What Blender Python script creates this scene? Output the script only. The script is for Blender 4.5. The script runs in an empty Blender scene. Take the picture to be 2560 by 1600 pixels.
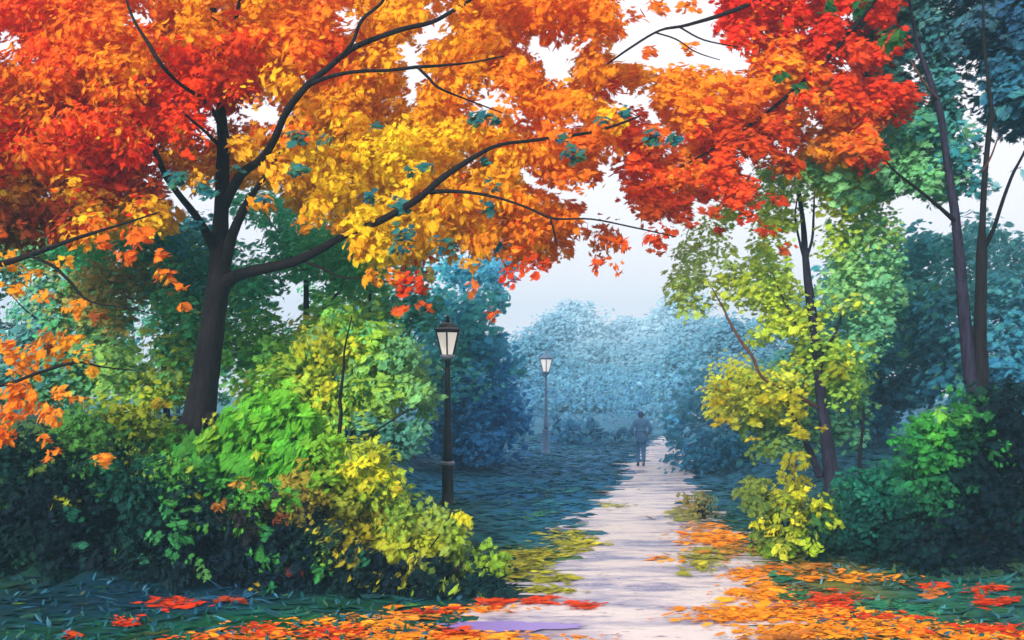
import bpy, math, random
import numpy as np
from mathutils import Vector

random.seed(7)
rng = np.random.default_rng(11)
S = bpy.context.scene
COL = S.collection
F = 2560 * 35 / 36.0            # focal length in photograph pixels
EYE = 2.3
HZ = 980                        # row of the horizon


def at(px, py, d):
    """point that stands d metres in front of the viewer"""
    return Vector(((px - 1280) * d / F, d, EYE - (py - HZ) * d / F))


def lin1(v):
    v = v / 255.0
    return v / 12.92 if v <= 0.04045 else ((v + 0.055) / 1.055) ** 2.4


GAIN = 1.0


def lin(c, g=1.0):
    return tuple(min(0.93, lin1(v) * g * GAIN) for v in c)


# ------------------------------------------------------------------ materials
def new_mat(name):
    m = bpy.data.materials.new(name)
    m.use_nodes = True
    nt = m.node_tree
    nt.nodes.clear()
    out = nt.nodes.new('ShaderNodeOutputMaterial')
    return m, nt, out


def N(nt, t, **kw):
    n = nt.nodes.new(t)
    for k, v in kw.items():
        setattr(n, k, v)
    return n


def mixc(nt, a, b, fac, mode='MIX'):
    n = N(nt, 'ShaderNodeMix', data_type='RGBA', blend_type=mode)
    for sock, v in ((n.inputs[0], fac), (n.inputs[6], a), (n.inputs[7], b)):
        if hasattr(v, 'is_output'):
            nt.links.new(v, sock)
        elif isinstance(v, (int, float)):
            sock.default_value = v
        else:
            sock.default_value = (*v, 1)
    return n.outputs[2]


def maprange(nt, v, a, b, c, d):
    n = N(nt, 'ShaderNodeMapRange')
    nt.links.new(v, n.inputs[0])
    for i, x in enumerate((a, b, c, d)):
        n.inputs[i + 1].default_value = x
    return n.outputs[0]


def foliage_mat(name, trans=0.28, rough=0.6, vary=0.34, feather=0.0):
    m, nt, out = new_mat(name)
    L = nt.links.new
    col = N(nt, 'ShaderNodeAttribute', attribute_name='leaf_colour')
    st = N(nt, 'ShaderNodeAttribute', attribute_name='stroke')
    sc = N(nt, 'ShaderNodeVectorMath', operation='MULTIPLY')
    sc.inputs[1].default_value = (1.3, 6.0, 60.0)
    L(st.outputs['Vector'], sc.inputs[0])
    no = N(nt, 'ShaderNodeTexNoise')
    no.inputs['Scale'].default_value = 1.0
    no.inputs['Detail'].default_value = 4.0
    no.inputs['Roughness'].default_value = 0.62
    L(sc.outputs[0], no.inputs['Vector'])
    hs = N(nt, 'ShaderNodeHueSaturation')
    L(col.outputs['Color'], hs.inputs['Color'])
    tc = N(nt, 'ShaderNodeTexCoord')
    n2 = N(nt, 'ShaderNodeTexNoise')
    n2.inputs['Scale'].default_value = 9.0
    n2.inputs['Detail'].default_value = 5.0
    n2.inputs['Roughness'].default_value = 0.7
    L(tc.outputs['Object'], n2.inputs['Vector'])
    mu = N(nt, 'ShaderNodeMath', operation='MULTIPLY')
    L(maprange(nt, no.outputs['Fac'], 0.25, 0.75, 1 - vary, 1 + vary), mu.inputs[0])
    L(maprange(nt, n2.outputs['Fac'], 0.3, 0.7, 0.66, 1.34), mu.inputs[1])
    L(mu.outputs[0], hs.inputs['Value'])
    sep = N(nt, 'ShaderNodeSeparateColor')
    L(no.outputs['Color'], sep.inputs[0])
    L(maprange(nt, sep.outputs[1], 0.25, 0.75, 0.485, 0.515), hs.inputs['Hue'])
    b = N(nt, 'ShaderNodeBump')
    b.inputs['Strength'].default_value = 0.35
    b.inputs['Distance'].default_value = 0.05
    L(no.outputs['Fac'], b.inputs['Height'])
    p = N(nt, 'ShaderNodeBsdfPrincipled')
    p.inputs['Roughness'].default_value = rough
    p.inputs['Specular IOR Level'].default_value = 0.06
    L(hs.outputs[0], p.inputs['Base Color'])
    L(b.outputs[0], p.inputs['Normal'])
    t = N(nt, 'ShaderNodeBsdfTranslucent')
    L(hs.outputs[0], t.inputs['Color'])
    mx = N(nt, 'ShaderNodeMixShader')
    mx.inputs[0].default_value = trans
    L(p.outputs[0], mx.inputs[1])
    L(t.outputs[0], mx.inputs[2])
    if feather:
        # the rim of a leaf spray is loose: little leaf tips with air between them
        xy = N(nt, 'ShaderNodeVectorMath', operation='MULTIPLY'); xy.inputs[1].default_value = (1, 1, 0)
        L(st.outputs['Vector'], xy.inputs[0])
        ln = N(nt, 'ShaderNodeVectorMath', operation='LENGTH'); L(xy.outputs[0], ln.inputs[0])
        rim = maprange(nt, ln.outputs['Value'], 1.05, 1.05 - feather, 0, 1)
        ad = N(nt, 'ShaderNodeMath', operation='ADD'); L(rim, ad.inputs[0])
        L(maprange(nt, no.outputs['Fac'], 0.3, 0.7, -.5, .5), ad.inputs[1])
        al = N(nt, 'ShaderNodeMath', operation='MULTIPLY', use_clamp=True); L(ad.outputs[0], al.inputs[0]); al.inputs[1].default_value = 1.6
        tr = N(nt, 'ShaderNodeBsdfTransparent')
        m2 = N(nt, 'ShaderNodeMixShader')
        L(al.outputs[0], m2.inputs[0]); L(tr.outputs[0], m2.inputs[1]); L(mx.outputs[0], m2.inputs[2])
        L(m2.outputs[0], out.inputs[0])
    else:
        L(mx.outputs[0], out.inputs[0])
    return m


def plain_mat(name, c1, c2, scale=6.0, rough=0.7, spec=0.2, bump=0.3, stretch=(1, 1, 1), metal=0.0):
    m, nt, out = new_mat(name)
    L = nt.links.new
    tc = N(nt, 'ShaderNodeTexCoord')
    mp = N(nt, 'ShaderNodeMapping')
    mp.inputs['Scale'].default_value = stretch
    L(tc.outputs['Object'], mp.inputs[0])
    no = N(nt, 'ShaderNodeTexNoise')
    no.inputs['Scale'].default_value = scale
    no.inputs['Detail'].default_value = 6
    no.inputs['Roughness'].default_value = 0.65
    L(mp.outputs[0], no.inputs['Vector'])
    fac = maprange(nt, no.outputs['Fac'], 0.35, 0.65, 0, 1)
    p = N(nt, 'ShaderNodeBsdfPrincipled')
    L(mixc(nt, c1, c2, fac), p.inputs['Base Color'])
    p.inputs['Roughness'].default_value = rough
    p.inputs['Specular IOR Level'].default_value = spec
    p.inputs['Metallic'].default_value = metal
    b = N(nt, 'ShaderNodeBump')
    b.inputs['Strength'].default_value = bump
    b.inputs['Distance'].default_value = 0.03
    L(no.outputs['Fac'], b.inputs['Height'])
    L(b.outputs[0], p.inputs['Normal'])
    L(p.outputs[0], out.inputs[0])
    return m


M_LEAF = foliage_mat('autumn_leaf', 0.44, feather=0.7)
M_GREEN = foliage_mat('green_leaf', 0.22, feather=0.8)
M_LITTER = foliage_mat('fallen_leaf', 0.0, 0.65, feather=0.6)
M_GRASS = foliage_mat('grass_blade', 0.1, 0.7)
M_BARK = plain_mat('dark_bark', lin((6, 5, 7)), lin((24, 18, 24)), 7, 0.8, 0.2, 0.7, (3, 3, 0.6))
M_BARKP = plain_mat('violet_bark', lin((16, 13, 26)), lin((44, 40, 62)), 7, 0.8, 0.2, 0.6, (3, 3, 0.6))
M_BARKB = plain_mat('hazed_bark', lin((40, 66, 88)), lin((60, 92, 112)), 7, 0.8, 0.2, 0.5, (3, 3, 0.6))  # bark of the misty trees, mist fade put into its blue
M_BARKR = plain_mat('reddish_bark', lin((70, 46, 44)), lin((96, 66, 56)), 7, 0.8, 0.2, 0.5, (3, 3, 0.6))
M_IRON = plain_mat('black_iron', lin((10, 9, 12)), lin((20, 18, 24)), 12, 0.45, 0.4, 0.15)
M_IRONB = plain_mat('hazed_iron', lin((92, 118, 150)), lin((118, 144, 172)), 12, 0.5, 0.4, 0.15)  # far lamp's iron, paled and blued by colour to stand for mist
M_RING = plain_mat('pale_steel', lin((120, 120, 140)), lin((150, 150, 168)), 12, 0.4, 0.5, 0.1)
M_PANE, nt, out = new_mat('frosted_glass')
pp = N(nt, 'ShaderNodeBsdfPrincipled'); pp.inputs['Base Color'].default_value = (.9, .88, .86, 1); pp.inputs['Roughness'].default_value = .3; pp.inputs['Emission Color'].default_value = (1, .94, .86, 1); pp.inputs['Emission Strength'].default_value = .28  # weak glow added to lift the glass out of the canopy's shade
tt = N(nt, 'ShaderNodeBsdfTranslucent'); tt.inputs['Color'].default_value = (.92, .9, .88, 1)
ms = N(nt, 'ShaderNodeMixShader'); ms.inputs[0].default_value = .45
nt.links.new(pp.outputs[0], ms.inputs[1]); nt.links.new(tt.outputs[0], ms.inputs[2]); nt.links.new(ms.outputs[0], out.inputs[0])


# ------------------------------------------------------------------ object helpers
def tag(o, label=None, cat=None, group=None, kind=None):
    if label: o['label'] = label
    if cat: o['category'] = cat
    if group: o['group'] = group
    if kind: o['kind'] = kind
    return o


def empty(name, loc):
    o = bpy.data.objects.new(name, None)
    o.empty_display_size = 0.3
    COL.objects.link(o)
    o.location = loc
    return o


def mesh_obj(name, verts, faces, mat, parent=None, smooth=True, rel=True):
    """verts are given in world space; under a parent they become local to it"""
    v = np.asarray(verts, dtype=np.float64).reshape(-1, 3)
    if parent is not None and rel:
        v = v - np.array(parent.location)
    me = bpy.data.meshes.new(name)
    me.from_pydata([tuple(p) for p in v], [], faces)
    me.polygons.foreach_set('use_smooth', [smooth] * len(me.polygons))
    me.materials.append(mat)
    me.update()
    o = bpy.data.objects.new(name, me)
    COL.objects.link(o)
    if parent is not None:
        o.parent = parent
    return o


class MB:
    def __init__(self):
        self.v = []; self.f = []

    def tube(self, pts, rad, n=9, cap=True, sub=4, wob=0.0):
        P = [Vector(p) for p in pts]
        if sub > 1 and len(P) > 2:
            Q = []; R = []
            for i in range(len(P) - 1):
                p0 = P[max(i - 1, 0)]; p1 = P[i]; p2 = P[i + 1]; p3 = P[min(i + 2, len(P) - 1)]
                for k in range(sub):
                    t = k / sub
                    q = 0.5 * ((2 * p1) + (p2 - p0) * t + (2 * p0 - 5 * p1 + 4 * p2 - p3) * t * t + (3 * p1 - p0 - 3 * p2 + p3) * t ** 3)
                    Q.append(q); R.append(rad[i] * (1 - t) + rad[i + 1] * t)
            Q.append(P[-1]); R.append(rad[-1])
        else:
            Q = P; R = list(rad)
        base = len(self.v)
        up = Vector((0.13, -0.7, 0.2))
        for i, q in enumerate(Q):
            a = Q[max(i - 1, 0)]; b = Q[min(i + 1, len(Q) - 1)]
            t = (b - a).normalized()
            u = t.cross(up)
            if u.length < 1e-3: u = t.cross(Vector((1, 0, 0)))
            u.normalize(); w = t.cross(u)
            for k in range(n):
                an = 2 * math.pi * k / n
                r = R[i] * (1 + wob * (random.random() - 0.5) * 2)
                self.v.append(q + u * (math.cos(an) * r) + w * (math.sin(an) * r))
        for i in range(len(Q) - 1):
            for k in range(n):
                a = base + i * n + k; b = base + i * n + (k + 1) % n
                self.f.append((a, b, b + n, a + n))
        if cap:
            self.f.append(tuple(base + k for k in range(n))[::-1])
            e = base + (len(Q) - 1) * n
            self.f.append(tuple(e + k for k in range(n)))
        return self

    def lathe(self, x, y, prof, n=16, rot=0.0):
        """prof: list of (radius, z), closed at both ends"""
        base = len(self.v)
        for r, z in prof:
            for k in range(n):
                an = rot + 2 * math.pi * k / n
                self.v.append(Vector((x + r * math.cos(an), y + r * math.sin(an), z)))
        for i in range(len(prof) - 1):
            for k in range(n):
                a = base + i * n + k; b = base + i * n + (k + 1) % n
                self.f.append((a, b, b + n, a + n))
        self.f.append(tuple(base + k for k in range(n))[::-1])
        e = base + (len(prof) - 1) * n
        self.f.append(tuple(e + k for k in range(n)))
        return self

    def build(self, name, mat, parent=None, smooth=True):
        return mesh_obj(name, [tuple(p) for p in self.v], self.f, mat, parent, smooth)


# ------------------------------------------------------------------ leaf strokes
K = 7


class Leaves:
    """collects many ragged, slightly cupped leaf sprays; builds them as one crown mesh"""

    def __init__(self):
        self.c = []; self.n = []; self.t = []; self.l = []; self.w = []; self.col = []

    def add(self, c, n, t, l, w, col):
        self.c.append(c); self.n.append(n); self.t.append(t); self.l.append(l); self.w.append(w); self.col.append(col)

    def clump(self, ctr, rad, col, count, size, lean=None, spread=0.8, jit=0.12, aspect=(0.4, 0.8), out=0.7):
        """ellipsoid of leaf sprays round ctr; col = (k,3) array of linear colours to draw from"""
        ctr = np.array(ctr); rad = np.array(rad)
        d = rng.normal(size=(count, 3)); d /= np.linalg.norm(d, axis=1)[:, None]
        rr = rng.random(count) ** 0.45
        p = ctr + d * rad * rr[:, None]
        n = d * out * .65 + rng.normal(size=(count, 3)) * 0.34 + np.array([-.16, -.50, .42])
        n /= np.linalg.norm(n, axis=1)[:, None]
        if lean is None:
            a = rng.normal(size=3); a[1] *= 0.4
        else:
            a = np.array(lean, float)
        t = a + rng.normal(size=(count, 3)) * spread * .6
        t -= n * (t * n).sum(1)[:, None]
        t /= np.linalg.norm(t, axis=1)[:, None] + 1e-9
        l = size * np.exp(np.clip(rng.normal(size=count), -2, 1.7) * 0.34)
        w = l * rng.uniform(aspect[0], aspect[1], count)
        col = np.asarray(col, float).reshape(-1, 3)
        c = col[rng.integers(0, len(col), count)]
        c = c * np.exp(rng.normal(size=(count, 1)) * jit) * np.exp(rng.normal(size=(count, 3)) * jit * 0.35)
        self.add(p, n, t, l, w, np.clip(c, 0, 0.93))

    def count(self):
        return sum(len(a) for a in self.l)

    def build(self, name, mat, parent=None, flat=False, rows=5):
        c = np.concatenate(self.c); n = np.concatenate(self.n); t = np.concatenate(self.t)
        l = np.concatenate(self.l); w = np.concatenate(self.w); col = np.concatenate(self.col)
        if parent is not None:
            c = c - np.array(parent.location)
        b = np.cross(n, t)
        m = len(c)
        c2 = np.concatenate([a[rng.permutation(len(a))] for a in self.col])
        NR = rows
        f32 = np.float32
        v = np.linspace(-1, 1, NR)[None] + rng.uniform(-.14, .14, (m, NR))
        if NR == 5:
            tip = np.array([.55, .42, 1.0, .42, .55]) if not flat else np.array([.5, .6, 1.0, .6, .5])
            spr = np.array([.28, .3, .22, .3, .28])
            rdg = np.array([0, -1, .5, -1, 0])
        else:
            tip = np.array([.45, 1.0, .45]); spr = np.array([.3, .25, .3]); rdg = np.array([-.5, .6, -.5])
        ua = -(tip + rng.uniform(-1, 1, (m, NR)) * spr)
        ub = tip + rng.uniform(-1, 1, (m, NR)) * spr
        um = rng.uniform(-.15, .15, (m, NR))
        U = np.stack([ua, um, ub], -1).astype(f32)              # m, NR, 3
        Vv = (v[..., None] * np.array([.75, 1.0, .75])).astype(f32)
        bend = rng.uniform(-.2, .35, (m, 1, 1)) * (0.12 if flat else 1.0)
        h = -(U ** 2) * bend * (l * .5)[:, None, None]
        ridge = rdg[None, :, None] * rng.uniform(.3, 1, (m, NR, 1)) * (w * (.02 if flat else .10))[:, None, None]
        h = h + ridge
        V = (c[:, None, None] + t[:, None, None] * (U * (l * .5)[:, None, None])[..., None]
             + b[:, None, None] * (Vv * (w * .5)[:, None, None])[..., None] + n[:, None, None] * h[..., None])
        PVN = NR * 3
        V = V.reshape(-1, 3).astype(f32)
        q = []
        for a in range(NR - 1):
            for k in range(2):
                q.append((a * 3 + k, a * 3 + k + 1, a * 3 + 3 + k + 1, a * 3 + 3 + k))
        q = np.array(q)
        quads = (q[None] + (np.arange(m) * PVN)[:, None, None]).reshape(-1)
        nq = m * len(q)
        me = bpy.data.meshes.new(name)
        me.vertices.add(len(V)); me.vertices.foreach_set('co', V.ravel())
        me.loops.add(nq * 4); me.loops.foreach_set('vertex_index', quads.astype(np.int32))
        me.polygons.add(nq)
        me.polygons.foreach_set('loop_start', np.arange(nq, dtype=np.int32) * 4)
        me.polygons.foreach_set('use_smooth', np.ones(nq, bool))
        a = me.attributes.new('leaf_colour', 'FLOAT_COLOR', 'POINT')
        wr = rng.random((m, NR, 1, 1)) ** 1.6
        cc = np.ones((m, NR, 3, 4), f32)
        cc[..., :3] = col[:, None, None] * (1 - wr) + c2[:, None, None] * wr
        a.data.foreach_set('color', cc.ravel())
        s = me.attributes.new('stroke', 'FLOAT_VECTOR', 'POINT')
        sv = np.zeros((m, NR, 3, 3), f32)
        sv[..., 0] = U; sv[..., 1] = Vv; sv[..., 2] = rng.random((m, 1, 1)) * 10
        s.data.foreach_set('vector', sv.ravel())
        me.materials.append(mat)
        me.update(calc_edges=True)
        ob = bpy.data.objects.new(name, me)
        COL.objects.link(ob)
        if parent is not None: ob.parent = parent
        return ob


def inside(poly, x, y):
    r = False
    j = len(poly) - 1
    for i in range(len(poly)):
        xi, yi = poly[i]; xj, yj = poly[j]
        if (yi > y) != (yj > y) and x < (xj - xi) * (y - yi) / (yj - yi) + xi:
            r = not r
        j = i
    return r


class Palette:
    """which leaf colours grow where in a crown"""

    def __init__(self, pts, soft=45, gain=1.0):
        self.p = np.array([(a, b) for a, b, _ in pts], float)
        self.c = np.array([lin(c, gain) for _, _, c in pts])
        self.s = soft

    def pick(self, px, py, k=5):
        d2 = ((self.p - (px, py)) ** 2).sum(1) + self.s ** 2
        w = 1 / d2 ** 2.2
        return self.c[rng.choice(len(w), k, p=w / w.sum())]


def fill(lv, poly, pal, d0, d1, step=60, layers=3, rpx=62, n=26, size=38, gaps=(), lean=None, spread=0.8, keep=1.0, aspect=(0.4, 0.8), flat_y=1.0, jit=0.14, clear=()):
    xs = [p[0] for p in poly]; ys = [p[1] for p in poly]
    for L in range(layers):
        y = min(ys)
        while y <= max(ys):
            x = min(xs)
            while x <= max(xs):
                px = x + random.uniform(-.55, .55) * step; py = y + random.uniform(-.55, .55) * step
                x += step
                if not inside(poly, px, py) or random.random() > keep: continue
                if any((px - gx) ** 2 + (py - gy) ** 2 < (gr + rpx * 0.55) ** 2 for gx, gy, gr in gaps): continue
                d = d0 + (d1 - d0) * (L + random.random()) / layers
                if any(d < gd and (px - gx) ** 2 + (py - gy) ** 2 < (gr + rpx * 0.5) ** 2 for gx, gy, gr, gd in clear): continue
                s = d / F
                r = rpx * random.uniform(0.65, 1.2)
                lv.clump(at(px, py, d), (r * s, r * s * 1.1, r * s * 0.85 * flat_y), pal.pick(px, py), n, size * s * random.uniform(0.8, 1.25), lean, spread, jit, aspect)
            y += step


def limb(mb, pts, d, widths, n=9, wob=0.04):
    """pts: (px,py[,depth]); widths in photo pixels"""
    P = []; R = []
    for i, p in enumerate(pts):
        dd = p[2] if len(p) > 2 else d
        P.append(at(p[0], p[1], dd)); R.append(widths[i] * dd / F / 2)
    mb.tube(P, R, n, True, 5, wob)


# ------------------------------------------------------------------ terrain
def sstep(a, b, x):
    t = np.clip((x - a) / (b - a), 0, 1)
    return t * t * (3 - 2 * t)


def hgt(x, y):
    x = np.asarray(x, float); y = np.asarray(y, float)
    left = 1.75 * sstep(-1.9, -5.2, x) * sstep(11.2, 15.5, y) * (1 - 0.6 * sstep(24, 45, y))
    e = 3.9 + (y - 12) * 0.115
    right = 0.85 * sstep(e, e + 2.6, x) * sstep(12.5, 18, y)
    und = 0.03 * np.sin(x * 1.7 + y * 0.6) * np.cos(y * 1.1 - x * 0.4) * sstep(0.0, 1.5, np.abs(x - path_mid(y)) - path_half(y))
    return left + right + und


PY = np.array([4, 7, 9.2, 11, 13.6, 17.9, 22, 26, 31, 41, 55, 70])
PXm = np.array([.4, .75, 1.05, 1.45, 2.0, 2.45, 3.1, 3.8, 4.55, 6.3, 9.5, 14.])
PXh = np.array([1.8, 1.75, 1.65, 1.5, 1.32, 1.05, .95, .88, .85, .85, .85, .85])


def path_mid(y): return np.interp(y, PY, PXm)
def path_half(y): return np.interp(y, PY, PXh)


def ground_z(x, y): return float(hgt(x, y))


gx = np.concatenate([np.linspace(-180, -20, 16), np.linspace(-19.5, 19.5, 157), np.linspace(20, 180, 16)])
gy = np.concatenate([np.linspace(-50, 3, 12), np.linspace(3.3, 48, 180), np.linspace(49, 270, 26)])
GX, GY = np.meshgrid(gx, gy)
GZ = hgt(GX, GY)
nx, ny = len(gx), len(gy)
gv = np.stack([GX, GY, GZ], -1).reshape(-1, 3)
gf = [(j * nx + i, j * nx + i + 1, (j + 1) * nx + i + 1, (j + 1) * nx + i) for j in range(ny - 1) for i in range(nx - 1)]

GROUND_ANCH = [  # world x, y, turf colour with the lawn's shade and haze put in
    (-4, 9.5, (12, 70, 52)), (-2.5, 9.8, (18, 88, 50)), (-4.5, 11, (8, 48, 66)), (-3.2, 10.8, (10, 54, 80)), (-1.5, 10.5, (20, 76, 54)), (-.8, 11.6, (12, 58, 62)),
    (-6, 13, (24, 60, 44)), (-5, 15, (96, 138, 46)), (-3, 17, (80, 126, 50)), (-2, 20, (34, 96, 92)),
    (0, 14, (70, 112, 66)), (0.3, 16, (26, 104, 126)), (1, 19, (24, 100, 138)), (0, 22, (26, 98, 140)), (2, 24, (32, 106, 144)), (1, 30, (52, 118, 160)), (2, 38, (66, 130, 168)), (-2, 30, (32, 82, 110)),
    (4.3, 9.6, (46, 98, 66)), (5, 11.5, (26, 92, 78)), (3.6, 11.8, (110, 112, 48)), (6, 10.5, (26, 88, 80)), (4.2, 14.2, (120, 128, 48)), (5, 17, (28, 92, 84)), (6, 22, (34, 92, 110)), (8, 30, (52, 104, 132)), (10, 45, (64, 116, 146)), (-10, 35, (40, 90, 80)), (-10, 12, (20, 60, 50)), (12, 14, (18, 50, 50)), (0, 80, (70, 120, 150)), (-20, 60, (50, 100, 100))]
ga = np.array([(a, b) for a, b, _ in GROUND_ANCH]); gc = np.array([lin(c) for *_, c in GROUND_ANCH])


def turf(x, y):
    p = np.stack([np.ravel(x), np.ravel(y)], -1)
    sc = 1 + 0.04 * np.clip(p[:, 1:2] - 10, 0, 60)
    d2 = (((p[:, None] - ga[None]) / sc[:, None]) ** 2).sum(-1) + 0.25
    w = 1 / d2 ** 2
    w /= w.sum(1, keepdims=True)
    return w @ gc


m, nt, out = new_mat('turf')
L = nt.links.new
at_ = N(nt, 'ShaderNodeAttribute', attribute_name='turf_colour')
tc = N(nt, 'ShaderNodeTexCoord')
mp = N(nt, 'ShaderNodeMapping'); mp.inputs['Scale'].default_value = (1.0, 1.0, 1)
L(tc.outputs['Object'], mp.inputs[0])
no = N(nt, 'ShaderNodeTexNoise'); no.inputs['Scale'].default_value = 2.2; no.inputs['Detail'].default_value = 9; no.inputs['Roughness'].default_value = 0.7
L(mp.outputs[0], no.inputs['Vector'])
hs = N(nt, 'ShaderNodeHueSaturation')
L(at_.outputs['Color'], hs.inputs['Color'])
L(maprange(nt, no.outputs['Fac'], 0.3, 0.7, 0.45, 1.55), hs.inputs['Value'])
sp = N(nt, 'ShaderNodeSeparateColor'); L(no.outputs['Color'], sp.inputs[0])
L(maprange(nt, sp.outputs[0], 0.3, 0.7, 0.46, 0.54), hs.inputs['Hue'])
p = N(nt, 'ShaderNodeBsdfPrincipled'); p.inputs['Roughness'].default_value = 0.85; p.inputs['Specular IOR Level'].default_value = 0.1
L(hs.outputs[0], p.inputs['Base Color'])
b = N(nt, 'ShaderNodeBump'); b.inputs['Strength'].default_value = 0.6; b.inputs['Distance'].default_value = 0.06
L(no.outputs['Fac'], b.inputs['Height']); L(b.outputs[0], p.inputs['Normal'])
L(p.outputs[0], out.inputs[0])
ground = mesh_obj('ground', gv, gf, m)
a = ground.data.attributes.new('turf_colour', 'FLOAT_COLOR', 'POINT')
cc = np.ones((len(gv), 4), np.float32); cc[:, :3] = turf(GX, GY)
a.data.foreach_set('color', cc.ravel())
tag(ground, kind='structure')

# path -------------------------------------------------------------
m, nt, out = new_mat('pale_gravel')
L = nt.links.new
tc = N(nt, 'ShaderNodeTexCoord')
mp = N(nt, 'ShaderNodeMapping'); mp.inputs['Scale'].default_value = (0.55, 1.6, 1)
L(tc.outputs['Object'], mp.inputs[0])
n1 = N(nt, 'ShaderNodeTexNoise'); n1.inputs['Scale'].default_value = 1.15; n1.inputs['Detail'].default_value = 5; n1.inputs['Roughness'].default_value = 0.6; n1.inputs['Distortion'].default_value = 0.5
L(mp.outputs[0], n1.inputs['Vector'])
n2 = N(nt, 'ShaderNodeTexNoise'); n2.inputs['Scale'].default_value = 7; n2.inputs['Detail'].default_value = 6; n2.inputs['Roughness'].default_value = 0.7
L(mp.outputs[0], n2.inputs['Vector'])
c = mixc(nt, lin((216, 206, 204)), lin((128, 122, 156)), maprange(nt, n1.outputs['Fac'], 0.44, 0.60, 0, 1))  # violet bands: dappled shade put into the gravel colour
c = mixc(nt, c, lin((232, 220, 214)), maprange(nt, n2.outputs['Fac'], 0.52, 0.7, 0, 0.8))
c = mixc(nt, c, lin((84, 72, 100)), maprange(nt, n2.outputs['Fac'], 0.42, 0.34, 0, 0.85))
p = N(nt, 'ShaderNodeBsdfPrincipled'); p.inputs['Specular IOR Level'].default_value = 0.3
L(c, p.inputs['Base Color'])
L(maprange(nt, n1.outputs['Fac'], 0.4, 0.65, 0.6, 0.15), p.inputs['Roughness'])
b = N(nt, 'ShaderNodeBump'); b.inputs['Strength'].default_value = 0.4; b.inputs['Distance'].default_value = 0.04
L(n2.outputs['Fac'], b.inputs['Height']); L(b.outputs[0], p.inputs['Normal'])
L(p.outputs[0], out.inputs[0])
pv = []; pf = []
ys = 4 * (70 / 4) ** np.linspace(0, 1, 700)
je = jf = 0.0
COLS = 9
for y in ys:
    mi, ha = float(path_mid(y)), float(path_half(y))
    if random.random() < .35: je = random.gauss(0, .25)
    if random.random() < .35: jf = random.gauss(0, .25)
    el = 0.14 * math.sin(y * 2.9) + je
    er = 0.14 * math.sin(y * 2.3 + 2) + jf
    for k in range(COLS):
        t = k / (COLS - 1)
        x = mi - ha + el + (2 * ha - el + er) * t
        pv.append((x, y, ground_z(x, y) + 0.006))
for j in range(len(ys) - 1):
    for k in range(COLS - 1):
        q = j * COLS + k
        pf.append((q, q + 1, q + COLS + 1, q + COLS))
path = mesh_obj('path', pv, pf, m)
tag(path, kind='structure')

# puddle -----------------------------------------------------------
m, nt, out = new_mat('violet_water')
p = N(nt, 'ShaderNodeBsdfPrincipled')
p.inputs['Base Color'].default_value = (*lin((140, 112, 190)), 1); p.inputs['Roughness'].default_value = 0.3
p.inputs['Specular IOR Level'].default_value = 0.3
nt.links.new(p.outputs[0], out.inputs[0])
ring = []
for k in range(40):
    an = 2 * math.pi * k / 40
    r = 1 + 0.1 * math.sin(3 * an + 1) + random.uniform(-.16, .16)
    ring.append((0.0 + 0.68 * r * math.cos(an), 9.66 + 0.2 * r * math.sin(an), 0.03))
puddle = mesh_obj('puddle', ring, [tuple(range(40))], m)
tag(puddle, kind='structure')

# ------------------------------------------------------------------ trees
def tree(name, label, base, cat='tree', group=None):
    t = empty(name, base)
    tag(t, label, cat, group)
    return t


MAPLE = Palette([
    (60, 60, (216, 66, 22)), (60, 20, (210, 84, 28)), (200, 80, (232, 104, 24)), (130, 70, (236, 120, 24)), (250, 130, (238, 120, 24)), (330, 40, (226, 110, 28)), (120, 130, (222, 78, 26)), (60, 240, (236, 130, 24)), (190, 190, (212, 118, 22)), (300, 200, (242, 140, 26)),
    (480, 60, (246, 140, 22)), (650, 50, (246, 140, 22)), (800, 120, (222, 88, 22)), (760, 60, (236, 116, 24)), (580, 190, (180, 56, 18)), (610, 150, (196, 66, 18)), (480, 220, (216, 58, 14)), (700, 190, (246, 150, 26)),
    (900, 60, (246, 140, 26)), (1000, 100, (250, 150, 26)), (1150, 120, (246, 144, 22)), (1250, 60, (240, 130, 22)), (1380, 60, (232, 112, 22)), (1420, 180, (240, 130, 22)), (1000, 250, (250, 156, 30)),
    (900, 270, (246, 140, 26)), (780, 270, (248, 150, 30)), (1150, 250, (236, 132, 26)), (1300, 230, (234, 120, 24)), (1350, 320, (228, 112, 26)),
    (250, 300, (200, 66, 18)), (400, 280, (192, 46, 16)), (330, 370, (184, 32, 16)), (450, 330, (204, 56, 16)), (250, 420, (176, 36, 16)), (200, 340, (186, 40, 16)), (100, 380, (214, 90, 22)), (30, 350, (204, 46, 20)),
    (380, 430, (146, 60, 22)), (60, 470, (238, 156, 34)), (200, 500, (240, 162, 34)), (330, 560, (242, 166, 34)), (100, 560, (150, 62, 28)), (250, 450, (160, 42, 18)), (420, 510, (236, 150, 30)), (480, 400, (236, 150, 30)), (30, 530, (120, 64, 36)),
    (640, 420, (242, 160, 34)), (700, 480, (236, 150, 34)), (800, 380, (248, 172, 28)), (900, 340, (250, 172, 28)), (1000, 400, (250, 182, 32)), (880, 480, (242, 172, 28)), (1100, 330, (250, 166, 28)), (1150, 400, (248, 172, 28)),
    (1000, 560, (234, 170, 28)), (950, 640, (242, 172, 28)), (1100, 560, (220, 158, 28)), (1200, 500, (236, 150, 28)), (1280, 430, (244, 150, 28)), (1350, 520, (240, 120, 24)), (1420, 450, (242, 108, 26)), (1450, 600, (236, 110, 26)),
    (1300, 600, (236, 130, 26)), (1030, 700, (204, 62, 18)), (1330, 660, (214, 84, 26)), (1270, 700, (208, 64, 22))], 45, 1.45)
TEAL = Palette([(0, 0, (40, 112, 122)), (1, 0, (52, 122, 118)), (0, 1, (30, 96, 116)), (1, 1, (70, 120, 86))], 45)

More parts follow.
